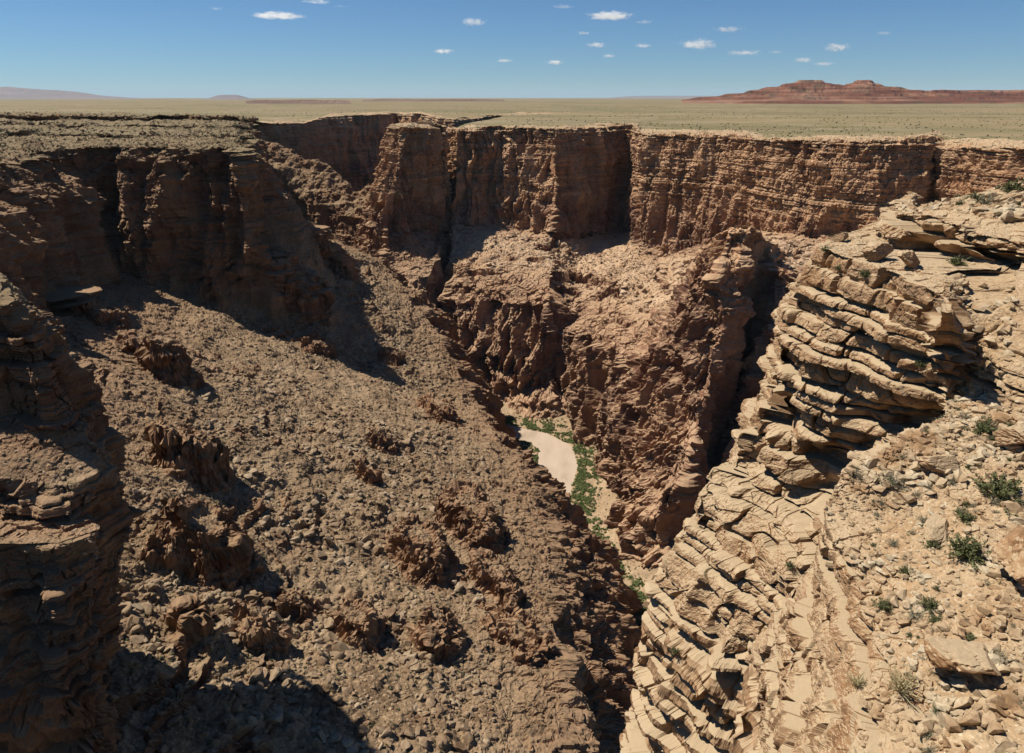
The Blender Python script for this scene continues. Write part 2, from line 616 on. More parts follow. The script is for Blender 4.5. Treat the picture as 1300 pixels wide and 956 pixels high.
M_far = rock_material('red_cliff', [(0.30, (0.18, 0.078, 0.038)), (0.44, (0.42, 0.235, 0.122)), (0.54, (0.29, 0.14, 0.070)), (0.7, (0.48, 0.295, 0.165))],
                      [(0.35, (0.40, 0.25, 0.14)), (0.65, (0.47, 0.325, 0.20))], varnish=(0.085, 0.045, 0.034), var_amt=0.85, dust=(0.46, 0.315, 0.185), size=1.6,
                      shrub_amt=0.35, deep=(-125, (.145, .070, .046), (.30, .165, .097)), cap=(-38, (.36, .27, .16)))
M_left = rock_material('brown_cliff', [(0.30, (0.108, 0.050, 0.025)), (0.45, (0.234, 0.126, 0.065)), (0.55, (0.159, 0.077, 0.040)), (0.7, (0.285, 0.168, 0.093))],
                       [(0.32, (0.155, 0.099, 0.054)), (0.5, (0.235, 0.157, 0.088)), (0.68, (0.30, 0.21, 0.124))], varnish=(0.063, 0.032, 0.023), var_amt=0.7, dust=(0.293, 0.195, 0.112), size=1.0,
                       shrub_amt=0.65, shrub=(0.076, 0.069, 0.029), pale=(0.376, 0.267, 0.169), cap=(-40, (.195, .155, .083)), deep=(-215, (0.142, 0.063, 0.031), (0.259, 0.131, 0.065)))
M_near = rock_material('pale_ledge_rock', [(0.28, (0.19, 0.095, 0.042)), (0.42, (0.35, 0.22, 0.118)), (0.55, (0.26, 0.14, 0.066)), (0.7, (0.39, 0.265, 0.155))],
                       [(0.35, (0.34, 0.215, 0.112)), (0.65, (0.40, 0.29, 0.172))], varnish=(0.11, 0.055, 0.027), var_amt=0.9, dust=(0.425, 0.32, 0.195), size=0.22,
                       shrub_amt=0.0, pale=(0.45, 0.37, 0.255), dust_amt=.9)

# ------------------------------------------------------------------ the gorge walls
ZP = -38.0
B_wall = Beds(-420, 40, 2.2, 7.5, 3)
B_thin = Beds(-420, 40, 0.9, 2.4, 4, 0.0)
B_step = Beds(-420, -60, 9, 24, 6, 0.0).plus(Beds(-58, 40, 2.5, 7, 9, 0))
B_stepl = Beds(-420, -60, 4, 11, 26, 0.1).plus(Beds(-58, 40, 2.5, 6, 9, 0))
B_near = Beds(-140, 10, 0.9, 2.7, 31, 0.0)
B_spur = Beds(-200, 10, 1.2, 3.6, 15, .15)
B_lam2 = Beds(-200, 10, .4, 1.1, 16, 0)
B_lam = Beds(-140, 10, 0.18, 0.6, 8, 0.0)

# far side: (u rim, y rim) ... each row is a depth in metres at a measured direction
def ccol(rim, base, bench, lip, foot, floor, back=90):
    r = px(*rim[:2], y=rim[2]) if rim[2] > 0 else px(*rim[:2], z=ZP)
    k = (r[1] + back) / r[1]
    pts = [(r[0] * k, r[1] * k, ZP - 1.5), r]
    for q in (base, bench, lip, foot):
        pts.append(px(q[0], q[1], y=q[2]))
    f = pts[-1]
    pts.append(px(floor[0], floor[1], y=floor[2]) if floor else (f[0], f[1] - 60, -372))
    return pts


C_cols = [
    ccol((540, 150, 1090), (548, 290, 1075), (548, 310, 1060), (548, 360, 1000), (546, 420, 940), None),
    ccol((572, 168, 1045), (570, 285, 1030), (566, 300, 1010), (566, 330, 985), (562, 420, 900), None),
    ccol((577, 167, 985), (576, 282, 965), (573, 300, 930), (572, 375, 840), (568, 440, 815), None),
    ccol((625, 160, 990), (622, 286, 960), (620, 305, 900), (615, 385, 815), (610, 462, 790), None),
    ccol((660, 162, 985), (660, 292, 950), (660, 308, 890), (664, 390, 790), (668, 478, 765), None),
    ccol((706, 163, 945), (704, 297, 915), (698, 312, 880), (697, 385, 770), (700, 490, 745), None),
    ccol((745, 161, 1000), (742, 296, 975), (722, 325, 880), (712, 395, 795), (712, 496, 770), None),
    ccol((770, 159, 1035), (768, 294, 1005), (735, 330, 880), (722, 415, 770), (722, 490, 748), None),
    ccol((794, 157, 1070), (790, 292, 1020), (760, 330, 870), (735, 425, 730), (735, 520, 705), None),
    ccol((806, 157, 1040), (806, 290, 985), (785, 335, 850), (752, 430, 705), (752, 548, 660), None),
    ccol((814, 170, 900), (812, 305, 885), (800, 345, 800), (768, 440, 670), (766, 565, 630), None),
    ccol((845, 169, 870), (838, 325, 850), (828, 360, 770), (790, 455, 625), (782, 590, 585), None),
    ccol((880, 171, 850), (875, 318, 825), (862, 350, 740), (800, 480, 590), (787, 625, 540), None),
    ccol((920, 172, 830), (915, 300, 800), (900, 325, 690), (838, 415, 570), (788, 660, 510), None),
    ccol((950, 173, 800), (950, 295, 770), (930, 310, 660), (905, 300, 560), (800, 700, 478), None),
    ccol((985, 178, 760), (985, 298, 735), (965, 315, 640), (932, 282, 545), (815, 720, 458), None),
    ccol((1010, 179, 740), (1010, 300, 715), (985, 320, 630), (953, 285, 542), (836, 742, 442), None),
    ccol((1030, 178, 730), (1030, 300, 705), (995, 325, 640), (963, 305, 592), (866, 728, 512), None),
    ccol((1050, 178, 720), (1050, 300, 695), (1003, 332, 640), (974, 330, 594), (888, 722, 512), None),
    ccol((1100, 178, 700), (1100, 300, 675), (1020, 340, 610), (992, 348, 540), (932, 706, 430), None),
    ccol((1140, 176, 700), (1140, 298, 676), (1050, 340, 600), (1010, 360, 540), (950, 720, 430), None),
    ccol((1176, 172, 700), (1172, 296, 680), (1100, 350, 580), (1050, 390, 500), (980, 740, 390), None),
    ccol((1186, 172, 760), (1184, 290, 740), (1150, 350, 570), (1100, 400, 470), (1000, 760, 360), None),
    ccol((1196, 187, 700), (1196, 300, 680), (1180, 350, 560), (1150, 400, 440), (1050, 780, 330), None),
    ccol((1250, 187, 640), (1250, 300, 615), (1250, 350, 520), (1230, 420, 400), (1150, 800, 300), None),
    ccol((1320, 192, 590), (1320, 310, 565), (1320, 360, 480), (1320, 440, 360), (1320, 800, 260), None),
    ccol((1600, 200, 500), (1600, 320, 480), (1600, 380, 400), (1600, 460, 300), (1600, 800, 200), None),
]
C_cliff = [0.0, 0.75, 0.55, 0.05, 0.75, 0.9, 0.2]
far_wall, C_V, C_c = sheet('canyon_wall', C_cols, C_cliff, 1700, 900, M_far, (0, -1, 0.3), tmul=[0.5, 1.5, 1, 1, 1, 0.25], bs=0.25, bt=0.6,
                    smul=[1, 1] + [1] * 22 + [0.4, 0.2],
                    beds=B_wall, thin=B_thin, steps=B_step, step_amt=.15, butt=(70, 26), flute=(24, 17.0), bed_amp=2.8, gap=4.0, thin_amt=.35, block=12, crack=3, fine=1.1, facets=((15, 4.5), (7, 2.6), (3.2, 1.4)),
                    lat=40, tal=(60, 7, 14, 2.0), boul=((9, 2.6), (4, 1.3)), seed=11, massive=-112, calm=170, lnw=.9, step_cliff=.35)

def bcol(u0, v0, y0, u1, v1, y1, u2, v2, y2, u3, v3, y3, top=(528, 156, 975)):
    t = px(*top[:2], y=top[2])
    a, b, c_, d = px(u0, v0, y=y0), px(u1, v1, y=y1), px(u2, v2, y=y2), px(u3, v3, y=y3)
    return [t, ((t[0] + a[0]) / 2, (t[1] + a[1]) / 2, t[2] - 0.5), a, b, c_, d, (d[0], d[1], -380)]


B_cols = [
    bcol(540, 157, 1010, 545, 290, 1040, 545, 340, 1060, 545, 420, 1080),
    bcol(505, 157, 1010, 480, 290, 1040, 465, 340, 1060, 460, 420, 1080),
    bcol(496, 160, 965, 462, 290, 985, 440, 345, 985, 436, 420, 985),
    bcol(500, 162, 928, 468, 300, 910, 452, 350, 890, 448, 430, 880),
    bcol(513, 163, 915, 490, 299, 888, 485, 350, 850, 480, 440, 820),
    bcol(535, 163, 940, 522, 296, 915, 520, 355, 835, 518, 450, 800),
    bcol(552, 162, 965, 550, 292, 950, 545, 350, 845, 542, 450, 805),
    bcol(561, 163, 985, 566, 290, 985, 555, 320, 890, 556, 430, 850),
    bcol(564, 160, 975, 572, 288, 990, 566, 320, 960, 566, 430, 930),
    bcol(560, 158, 1000, 570, 288, 1030, 570, 340, 1060, 570, 430, 1080),
    bcol(540, 157, 1010, 545, 290, 1040, 545, 340, 1060, 545, 420, 1080),
]
B_cliff = [0, 0.0, 0.7, 0.8, 0.4, 0.8, 0.8]
butte, B_V, B_c = sheet('rock_butte', B_cols, B_cliff, 1100, 620, M_far, (0, 0, 1), tmul=[0.4, 0.6, 1.4, 1, 1, 0.3], smul=[.2, .5, 1, 1, 1, 1, 1, 1, .5, .2], bs=0.3, bt=0.6, kind=None,
                 beds=B_wall, thin=B_thin, steps=B_step, step_amt=.2, butt=(45, 13), flute=(18, 14.0), bed_amp=2.6, gap=3.6, thin_amt=.35, block=11, crack=3, fine=1.0, facets=((14, 4), (6, 2), (3, 1)),
                 lat=35, tal=(60, 4, 14, 2.0), boul=((9, 2.2), (4, 1.2)), seed=23, massive=-125, step_cliff=.5)

butte['label'] = 'tall dark flat topped rock butte standing just left of the far cliff'; butte['category'] = 'rock butte'

# left side
def lcol(rimtop, ledge, rim, base, mid, lip, foot):
    def at(k, dz):
        return (ledge[0] + (rim[0] - ledge[0]) * k, ledge[1] + (rim[1] - ledge[1]) * k, ledge[2] + dz * (rim[2] - ledge[2]))
    return [rimtop, ledge, at(.012, .33), at(.30, .40), at(.312, .56), at(.66, .64), at(.675, .80), rim, tuple(rim[q] + (base[q] - rim[q]) * (.55 if q < 2 else .27) for q in range(3)), base, mid,
            (mid[0] + (lip[0] - mid[0]) * .76, mid[1] + (lip[1] - mid[1]) * .76, mid[2] + (lip[2] - mid[2]) * .44), lip, foot]


L_cols = [
    lcol((-420, -200, -12), (-330, -150, -14), (-230, -60, -38), (-160, -20, -115), (-60, 40, -180), (40, 80, -235), (70, 80, -352)),
    lcol((-480, 0, -12), (-360, 20, -14), (-245, 70, -38), (-172, 95, -112), (-70, 140, -178), (45, 190, -240), (72, 200, -352)),
    lcol((-560, 200, -12), (-420, 200, -14), (-290, 190, -40), (-195, 200, -112), (-85, 225, -185), (50, 262, -254), (78, 280, -352)),
    lcol((-650, 420, -14), (-500, 400, -16), (-300, 318, -42), (-235, 310, -118), (-100, 320, -190), px(772, 742, y=340), (88, 350, -352)),
    lcol((-800, 700, -16), (-620, 640, -16), (-340, 428, -42), (-280, 405, -128), (-110, 400, -195), px(736, 672, y=415), (78, 440, -352)),
    lcol((-900, 950, -17), (-720, 860, -17), (-368, 535, -40), (-318, 500, -136), (-130, 470, -205), px(688, 622, y=482), (46, 500, -352)),
    lcol((-800, 1000, -19), (-660, 890, -17), (-382, 596, -38), (-330, 566, -136), (-140, 540, -210), px(654, 583, y=545), (18, 560, -352)),
    lcol((-640, 1000, -20), (-540, 880, -19), (-325, 600, -38), (-285, 568, -130), (-150, 560, -205), px(632, 528, y=600), (4, 605, -352)),
    lcol((-500, 1010, -23), (-420, 875, -20), (-262, 585, -37), (-245, 560, -130), (-160, 580, -195), px(600, 468, y=660), (-20, 670, -352)),
    lcol((-400, 1020, -25), (-330, 870, -21), (-217, 578, -38), (-220, 566, -114), (-165, 620, -180), px(558, 400, y=745), (-60, 760, -352)),
    lcol((-360, 1030, -28), (-322, 880, -24), (-232, 640, -40), (-220, 640, -72), (-180, 690, -150), px(500, 358, y=820), (-110, 830, -352)),
    lcol((-420, 1060, -36), (-352, 960, -30), (-315, 770, -42), (-270, 735, -80), (-225, 760, -155), px(452, 330, y=890), (-180, 900, -352)),
    lcol((-500, 1160, -36), (-430, 1060, -32), (-372, 960, -42), (-330, 900, -100), (-295, 910, -160), px(425, 305, y=985), (-225, 1000, -352)),
    lcol((-620, 1300, -38), (-540, 1260, -36), (-420, 1160, -44), (-380, 1120, -140), (-340, 1110, -175), (-290, 1090, -215), (-250, 1100, -352)),
]
L_cliff = [0.0, 0.7, 0.6, 0.15, 0.6, 0.15, 0.6, 0.7, 0.85, 0.6, 0.05, 0.45, 0.9, 0.9]
bump_px = [(218, 470, 15, 22, 1.3, 2.2), (175, 440, 12, 9), (130, 400, 16, 10, 1.5, 2.6), (245, 590, 13, 19, 1.2, 2.4), (270, 690, 13, 15, 1.6, 2.2), (225, 690, 8, 9), (250, 790, 7, 7),
           (330, 800, 7, 9), (385, 370, 16, 14), (410, 440, 14, 9), (430, 330, 18, 16), (490, 560, 12, 9), (470, 600, 10, 9), (540, 700, 14, 12, 1.8, 2.0), (600, 660, 16, 14, 1.8, 1.9), (630, 730, 11, 7, 1.8, 2.0),
           (655, 800, 11, 6, 1.8, 2.1), (560, 800, 11, 10), (450, 790, 8, 9, 1.6, 2.0), (380, 770, 7, 6), (500, 450, 12, 8), (560, 520, 14, 9, 2.0, 2.0)]
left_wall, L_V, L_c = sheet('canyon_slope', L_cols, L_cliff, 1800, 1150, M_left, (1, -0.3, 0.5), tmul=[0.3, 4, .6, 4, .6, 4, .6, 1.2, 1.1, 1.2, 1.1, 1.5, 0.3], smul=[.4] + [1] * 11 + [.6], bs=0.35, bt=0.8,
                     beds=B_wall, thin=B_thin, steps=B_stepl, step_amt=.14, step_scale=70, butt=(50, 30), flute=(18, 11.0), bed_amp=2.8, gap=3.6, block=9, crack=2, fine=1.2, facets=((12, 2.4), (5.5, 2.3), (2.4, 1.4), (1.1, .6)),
                     lat=30, tal=(45, 6, 11, 2.6), boul=((7, 3.2), (3, 1.6), (1.5, .6)), bumps=bump_px, seed=37, massive=-150, deeper=-215, step_cliff=.8, tread=.05, ragged=13.0)

# stepped spur at the near left, in the shade
def scol(*q):
    p = [px(*a[:2], y=a[2]) for a in q]
    return p + [(p[-1][0], p[-1][1], -190)]


SP_cols = [
    scol((-500, 240, 220), (-500, 260, 200), (-500, 540, 140), (-500, 600, 125), (-500, 655, 121), (-500, 690, 112), (-500, 880, 108)),
    scol((-190, 295, 170), (-190, 315, 156), (-190, 540, 140), (-190, 600, 128), (-190, 655, 126), (-190, 690, 116), (-190, 880, 112)),
    scol((0, 345, 160), (5, 385, 147), (5, 546, 140), (0, 612, 129), (0, 655, 127), (0, 692, 117), (0, 880, 113)),
    scol((40, 395, 160), (55, 430, 148), (60, 543, 142), (70, 615, 131), (70, 658, 129), (75, 690, 118), (70, 880, 114)),
    scol((62, 425, 160), (85, 470, 150), (105, 546, 146), (118, 600, 136), (122, 655, 133), (128, 670, 123), (118, 880, 120)),
    scol((72, 427, 172), (105, 475, 162), (135, 550, 157), (144, 592, 150), (148, 660, 147), (138, 680, 135), (128, 880, 132)),
    scol((60, 430, 200), (95, 475, 190), (128, 555, 186), (142, 600, 180), (150, 665, 176), (142, 705, 165), (140, 880, 160)),
]
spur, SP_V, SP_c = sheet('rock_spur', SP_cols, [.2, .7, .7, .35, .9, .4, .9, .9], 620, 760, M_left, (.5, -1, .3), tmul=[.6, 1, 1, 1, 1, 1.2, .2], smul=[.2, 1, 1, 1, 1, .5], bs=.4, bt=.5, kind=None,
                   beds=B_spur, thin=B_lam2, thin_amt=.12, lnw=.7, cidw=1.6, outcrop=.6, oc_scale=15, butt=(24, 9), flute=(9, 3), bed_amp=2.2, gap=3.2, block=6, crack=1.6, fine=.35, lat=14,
                   facets=((6, 1.4), (2.6, .6), (1.2, .3)), tal=(14, 1.0, 4, .5), boul=((3, .9), (1.2, .4)), seed=97, wob=1.5)

spur['label'] = 'shaded stepped rock spur with two sunlit ledges at the near left edge'; spur['category'] = 'rock spur'

# far reach of the gorge
def fcol(u, v, y, vb):
    r = px(u, v, y=y); b = px(u, vb, y=y - 40)
    return [(r[0] * 1.1, r[1] * 1.1, r[2] - 2), r, b, (b[0], b[1] - 50, b[2] - 40), (b[0], b[1] - 90, -380)]


F_cols = [fcol(270, 158, 1280, 200), fcol(300, 158, 1290, 200), fcol(330, 158, 1300, 200), fcol(366, 156, 1380, 215), fcol(385, 156, 1500, 235), (fcol(415, 147, 1620, 245)), fcol(455, 146, 1680, 250), fcol(488, 144, 1700, 250),
          fcol(503, 144, 1900, 255), fcol(540, 144, 1800, 255), fcol(560, 150, 1500, 260), fcol(575, 152, 1450, 260), fcol(600, 150, 1700, 260), fcol(640, 146, 1900, 240), fcol(800, 142, 2300, 200)]
sheet('gorge_bend', F_cols, [0, .7, .8, .3, .5], 700, 320, M_far, (0, -1, .3), tmul=[.4, 1.5, 1, .4], bs=0.4, bt=0.6,
      beds=B_wall, thin=B_thin, butt=(90, 34), flute=(34, 18), bed_amp=3, gap=2.5, block=20, crack=2, fine=1.5, lat=50, tal=(80, 6, 20, 2), boul=((12, 3),), seed=51)
# broken ridge at the bend
def rcol(u, v, y, drop=36):
    a, b = px(u, v, y=y), px(u - 3, v + drop, y=y - 45)
    return [(a[0] - 25, a[1] + 70, a[2] - 90), a, b, (b[0] - 4, b[1] - 12, -235), (b[0] - 6, b[1] - 20, -390)]


R_cols = [rcol(335, 176, 1200), rcol(366, 188, 1190), rcol(388, 202, 1175), rcol(404, 204, 1165, 44), rcol(418, 212, 1160, 40), rcol(436, 226, 1150, 40), rcol(452, 244, 1140, 30), rcol(468, 230, 1125, 44), rcol(484, 236, 1110, 50), rcol(510, 262, 1120, 50)]
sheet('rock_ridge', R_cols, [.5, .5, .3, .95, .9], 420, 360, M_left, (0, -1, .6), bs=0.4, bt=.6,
      beds=B_wall, outcrop=.6, oc_scale=40, butt=(40, 8), flute=(16, 4), bed_amp=2.6, gap=2, block=12, crack=2, fine=1.4, lat=30, tal=(40, 14, 14, 7), boul=((12, 7), (6, 4)), seed=61)

# ------------------------------------------------------------------ near ledges on the viewer's side
def pz(*q):
    return px(q[0], q[1], y=q[2])


N_cols = [
    # u, v, y of: hill crest, hill foot, ledge edge, ledge base, block rim, block base, lower beds base, nose bench, foot; then deep
    [pz(1158, 276, 112), (62, 108, -13.5), (54, 100, -14.5), (53, 98, -15.5), (48, 95, -17), (44, 94, -28), (40, 92, -41), (36, 90, -46), (30, 88, -60), (25, 86, -150)],
    [pz(1165, 266, 95), pz(1150, 269, 84), pz(1138, 274, 81), pz(1118, 300, 79), px(1036, 312, z=-15.0), px(958, 440, z=-26.5), px(905, 578, z=-40.5), px(872, 640, z=-44.0), px(838, 745, z=-55.0), (8, 64, -150)],
    [pz(1200, 257, 92), pz(1190, 264, 79), pz(1180, 276, 75), pz(1160, 322, 73), px(1070, 325, z=-15.0), px(1010, 470, z=-26.5), px(948, 615, z=-40.5), px(905, 660, z=-44.0), px(862, 790, z=-55.0), (6, 58, -150)],
    [pz(1232, 247, 90), pz(1222, 260, 76), pz(1200, 283, 71), pz(1175, 325, 69), px(1120, 340, z=-15.0), px(1090, 485, z=-26.5), px(1010, 650, z=-40.5), px(960, 700, z=-44.0), px(905, 840, z=-55.0), (6, 54, -150)],
    [pz(1265, 238, 88), pz(1252, 262, 74), pz(1225, 292, 67), pz(1195, 335, 65), px(1182, 368, z=-15.0), px(1170, 515, z=-26.5), px(1055, 705, z=-40.5), px(1000, 760, z=-44.0), px(960, 866, z=-55.0), (8, 48, -150)],
    [pz(1280, 233, 87), pz(1270, 264, 73), pz(1240, 295, 66), pz(1205, 340, 64), px(1196, 375, z=-15.0), px(1192, 520, z=-26.5), px(1085, 700, z=-40.5), px(1040, 770, z=-44.0), px(1000, 880, z=-55.0), (10, 45, -150)],
    [pz(1290, 230, 86), pz(1280, 265, 72), pz(1248, 297, 65.5), pz(1212, 345, 63), px(1202, 395, z=-15.0), px(1205, 530, z=-26.5), pz(1150, 690, 53), pz(1120, 770, 48), pz(1090, 880, 45), (20, 42, -150)],
    [pz(1310, 225, 85), pz(1302, 268, 71), pz(1275, 305, 63.5), pz(1240, 350, 61), pz(1225, 400, 56), pz(1225, 520, 53), pz(1210, 600, 50), pz(1200, 700, 45), pz(1200, 850, 40), (36, 38, -150)],
    [pz(1380, 222, 78), pz(1350, 275, 66), pz(1320, 318, 60), pz(1290, 360, 57), pz(1275, 420, 53), pz(1270, 500, 49), pz(1270, 590, 46), pz(1270, 700, 42), pz(1270, 850, 38), (48, 34, -150)],
    [pz(1560, 215, 66), pz(1500, 290, 60), pz(1470, 350, 55), pz(1440, 400, 52), pz(1430, 440, 48), pz(1430, 500, 44), pz(1430, 600, 42), pz(1430, 700, 40), pz(1430, 850, 36), (55, 30, -150)],
    [(140, 20, 3), (110, 25, -2), (100, 25, -6), (90, 25, -8), (80, 25, -12), (70, 25, -16), (65, 25, -22), (60, 25, -30), (55, 25, -40), (50, 25, -150)],
]
N_cols = [[(c[0][0] * 1.25, c[0][1] * 1.25, c[0][2] * 1.25 - 9)] + c for c in N_cols]
N_cliff = [[0, .0, .15, .9, .5, .55, 1, 1, .8, .95, .8]] * 6 + [[0, .0, .15, .9, .5, .5, .8, .5, .6, .8, .8]] + [[0, .0, .1, .8, .4, .3, .3, .3, .3, .8, .8]] * 4
ledges, N_V, N_c = sheet('bedded_outcrop', N_cols, N_cliff, 1300, 1500, M_near, (-1, -.3, .5), tmul=[.15, .6, .9, 1.2, .8, 1.1, 1.1, 1.0, 1.1, .15], smul=[.3, 1, 1, 1, 1.5, 2, 1, .6, .4, .2], bs=0.3, bt=.5, kind=None,
                  beds=B_near, thin_amt=.03, lnw=.35, cidw=1.0, jw=.12, jmin=.1, outcrop=.5, oc_scale=8, butt=(16, 2.6), flute=(5, .3), bed_amp=1.5, gap=4.2, block=4.6, crack=1.8, hollows=[(1035, 610, 6, 5), (1120, 560, 6, 3.5), (1150, 545, 5, 3), (960, 530, 5, 2.5), (1085, 590, 5, 3), (1010, 640, 4, 2), (1165, 312, 4, 3), (1195, 322, 4, 3.2), (1225, 330, 4, 3), (1258, 338, 4, 3.2), (1290, 346, 4, 3)], fine=.2, lat=11, facets=((3.0, .5), (1.4, .25), (.6, .12)),
                  tal=(9, .6, 2.2, .22), boul=((1.6, .5), (.6, .2)), seed=71, wob=.25, sh=(.28, .6))

ledges['label'] = 'pale outcrop of thick bedded ledges with dark gaps dropping beside the gravel shoulder'; ledges['category'] = 'rock outcrop'

G_cols = [
    # gravel shoulder: top (right), middle, edge, then the cliff below the edge
    [pz(1420, 470, 52), pz(1340, 480, 52), pz(1262, 492, 52), pz(1215, 512, 51), pz(1192, 540, 49), px(1180, 600, z=-34.0), px(1150, 720, z=-46.0), (14, 49, -130)],
    [pz(1450, 500, 48), pz(1370, 510, 48), pz(1280, 530, 47), pz(1205, 545, 46.5), pz(1140, 560, 46), px(1125, 640, z=-34.0), px(1105, 770, z=-46.0), (12, 46, -130)],
    [pz(1480, 550, 44), pz(1370, 560, 43), pz(1260, 575, 43), pz(1150, 588, 43.5), pz(1066, 604, 43.5), px(1052, 690, z=-34.0), px(1000, 800, z=-46.0), (8, 44, -130)],
    [pz(1520, 620, 38), pz(1400, 630, 37.5), pz(1280, 640, 38), pz(1150, 650, 40), pz(1044, 645, 41.5), px(1030, 740, z=-34.0), px(945, 840, z=-46.0), (6, 42, -130)],
    [pz(1560, 690, 33), pz(1430, 695, 33), pz(1290, 700, 33.5), pz(1160, 705, 35), pz(1062, 700, 37.5), px(1030, 790, z=-34.0), px(935, 890, z=-46.0), (5, 40, -130)],
    [pz(1600, 760, 29), pz(1450, 760, 29), pz(1300, 760, 30), pz(1190, 762, 31.5), pz(1098, 755, 34), px(1050, 830, z=-34.0), px(960, 930, z=-46.0), (5, 37, -130)],
    [pz(1640, 830, 26), pz(1480, 830, 26), pz(1320, 830, 27), pz(1210, 830, 28), pz(1108, 826, 30), px(1030, 900, z=-34.0), px(960, 990, z=-46.0), (5, 34, -130)],
    [pz(1700, 930, 22), pz(1500, 930, 22), pz(1330, 930, 23), pz(1200, 930, 24), pz(1060, 930, 26), pz(980, 1000, 30), pz(940, 1060, 34), (4, 30, -130)],
    [pz(1800, 1100, 16), pz(1500, 1100, 16), pz(1300, 1100, 17), pz(1150, 1100, 18), pz(1000, 1100, 20), pz(940, 1150, 24), pz(900, 1200, 28), (3, 24, -130)],
    [(60, -10, -6), (40, -8, -6), (20, -5, -6), (10, -2, -6), (2, 4, -8), (-1, 8, -20), (-2, 12, -50), (-2, 14, -130)],
]
G_cols = [[(c[0][0] + 75, c[0][1] - 6, c[0][2] + 5), (c[0][0] + 12, c[0][1], c[0][2] + .5)] + c for c in G_cols]
G_cliff = [[0, 0, 0, .1, .1, .15, .6, .9, 1, .8]] * 10
shoulder, S_V, S_c = sheet('gravel_shoulder', G_cols, G_cliff, 1200, 1100, M_near, (-.3, -.2, 1), tmul=[.06, .3, .5, 1, 1, 1, 1.1, 1, .15], smul=[1, 1, 1, 1, 1, 1, 1, .5, .2], bs=.5, bt=.6,
                    beds=B_near, thin_amt=.05, lnw=.5, cidw=.9, outcrop=.38, oc_scale=7, butt=(12, 2.0), flute=(4, .4), bed_amp=.85, gap=2.0, block=4.5, crack=.9, fine=.15, lat=7, facets=((2.4, .4), (1, .2), (.5, .1)),
                    tal=(9, .5, 2.0, .15), boul=((1.1, .32), (.45, .16)), seed=83, wob=.6, sh=(.3, .62))

# ------------------------------------------------------------------ canyon floor, river
RIV = [px(600, 540, z=-350), px(628, 541, z=-350), px(655, 549, z=-350), px(685, 556, z=-350), px(706, 570, z=-350), px(708, 590, z=-350), px(701, 615, z=-350), px(695, 650, z=-350),
       px(720, 720, z=-350), px(770, 775, z=-350), px(790, 820, z=-350), px(790, 930, z=-350), px(740, 1050, z=-350)]
WID = [9, 10, 11, 13, 17, 19, 18, 17, 15, 16, 16, 18, 20]


def polydist(x, y, pts, wid):
    """Distance to a polyline in plan, and the half width at the nearest point."""
    best = np.full(x.shape, 1e9); w = np.zeros(x.shape)
    for (a, b, wa, wb) in zip(pts[:-1], pts[1:], wid[:-1], wid[1:]):
        ax, ay, bx, by = a[0], a[1], b[0], b[1]
        L2 = (bx - ax) ** 2 + (by - ay) ** 2
        t = np.clip(((x - ax) * (bx - ax) + (y - ay) * (by - ay)) / L2, 0, 1)
        d = np.hypot(x - ax - t * (bx - ax), y - ay - t * (by - ay))
        m = d < best
        best = np.where(m, d, best); w = np.where(m, wa + t * (wb - wa), w)
    return best, w


nx_, ny_ = int(520 * Q), int(900 * Q)
X, Y = np.meshgrid(np.linspace(-150, 260, nx_), np.linspace(60, 860, ny_), indexing='ij')
D, W_ = polydist(X, Y, RIV, WID)
e = np.maximum(0, D - W_)
Z = -351.5 + 1.8 * sstep(-3, 4, D - W_) + 0.23 * np.maximum(0, e - 22) + 0.004 * np.maximum(0, e - 30) ** 2
Z = np.minimum(Z, -300)
Pf = np.stack([X, Y, Z], 2).reshape(-1, 3).astype(np.float32)
rough = sstep(3, 30, e).ravel().astype(np.float32)
Pf[:, 2] += rough * (noise(Pf, 30, 5, 3) * 3 + noise(Pf, 6, 6, 3) * .8) + 0.25 * noise(Pf, 5, 8, 2)
M_floor = rock_material('canyon_floor', [(0.4, (0.40, 0.28, 0.18)), (0.6, (0.46, 0.345, 0.235))], [(0.35, (0.29, 0.195, 0.112)), (0.65, (0.37, 0.26, 0.155))], shrub_amt=.75, pale=(.38, .275, .17), shrub=(.11, .12, .06))
floor = link('canyon_floor', mesh_from('canyon_floor', Pf, grid_faces(nx_, ny_, True), {'cliff': np.zeros(len(Pf))}), M_floor, kind='structure')
# the river: a sheet of silty water, silt flats at its edge
def ribbon(pts, wid, z, n=240):
    P = np.array([p[:2] for p in pts]); t = np.linspace(0, len(P) - 1, n)
    i = np.clip(t.astype(int), 0, len(P) - 2); f = (t - i)[:, None]
    c = blur(P[i] * (1 - f) + P[i + 1] * f, 0, 8)
    w = np.interp(t, np.arange(len(wid)), wid)[:, None]
    tg = np.gradient(c, axis=0); tg /= np.linalg.norm(tg, axis=1, keepdims=True)
    nn = np.stack([-tg[:, 1], tg[:, 0]], 1)
    k = np.linspace(-1, 1, 13)
    return np.concatenate([(c[:, None] + nn[:, None] * (w * k)[:, :, None]), np.full((n, 13, 1), z)], 2)
RB = ribbon(RIV, [w + 3 for w in WID], -350.3)
m, nt, b = new_mat('silty_water')
t = NT(nt)
pos = t.n('ShaderNodeNewGeometry').outputs['Position']
c = t.ramp(t.noise(t.mapped(pos, (.05, .018, 0)), 1, 6, .6), [(.34, (.33, .245, .17)), (.46, (.43, .33, .24)), (.65, (.48, .375, .28))])
t.l(c, b.inputs['Base Color'])
b.inputs['Roughness'].default_value = .55
river = link('river', mesh_from('river', RB.reshape(-1, 3), grid_faces(240, 13, True)), m, kind='structure')

# ------------------------------------------------------------------ plateau to the horizon
def edge(cols, r, push):
    out = []
    for c in cols:
        p = c[r]; k = (math.hypot(p[0], p[1]) + push) / math.hypot(p[0], p[1])
        out.append((p[0] * k, p[1] * k))
    return out


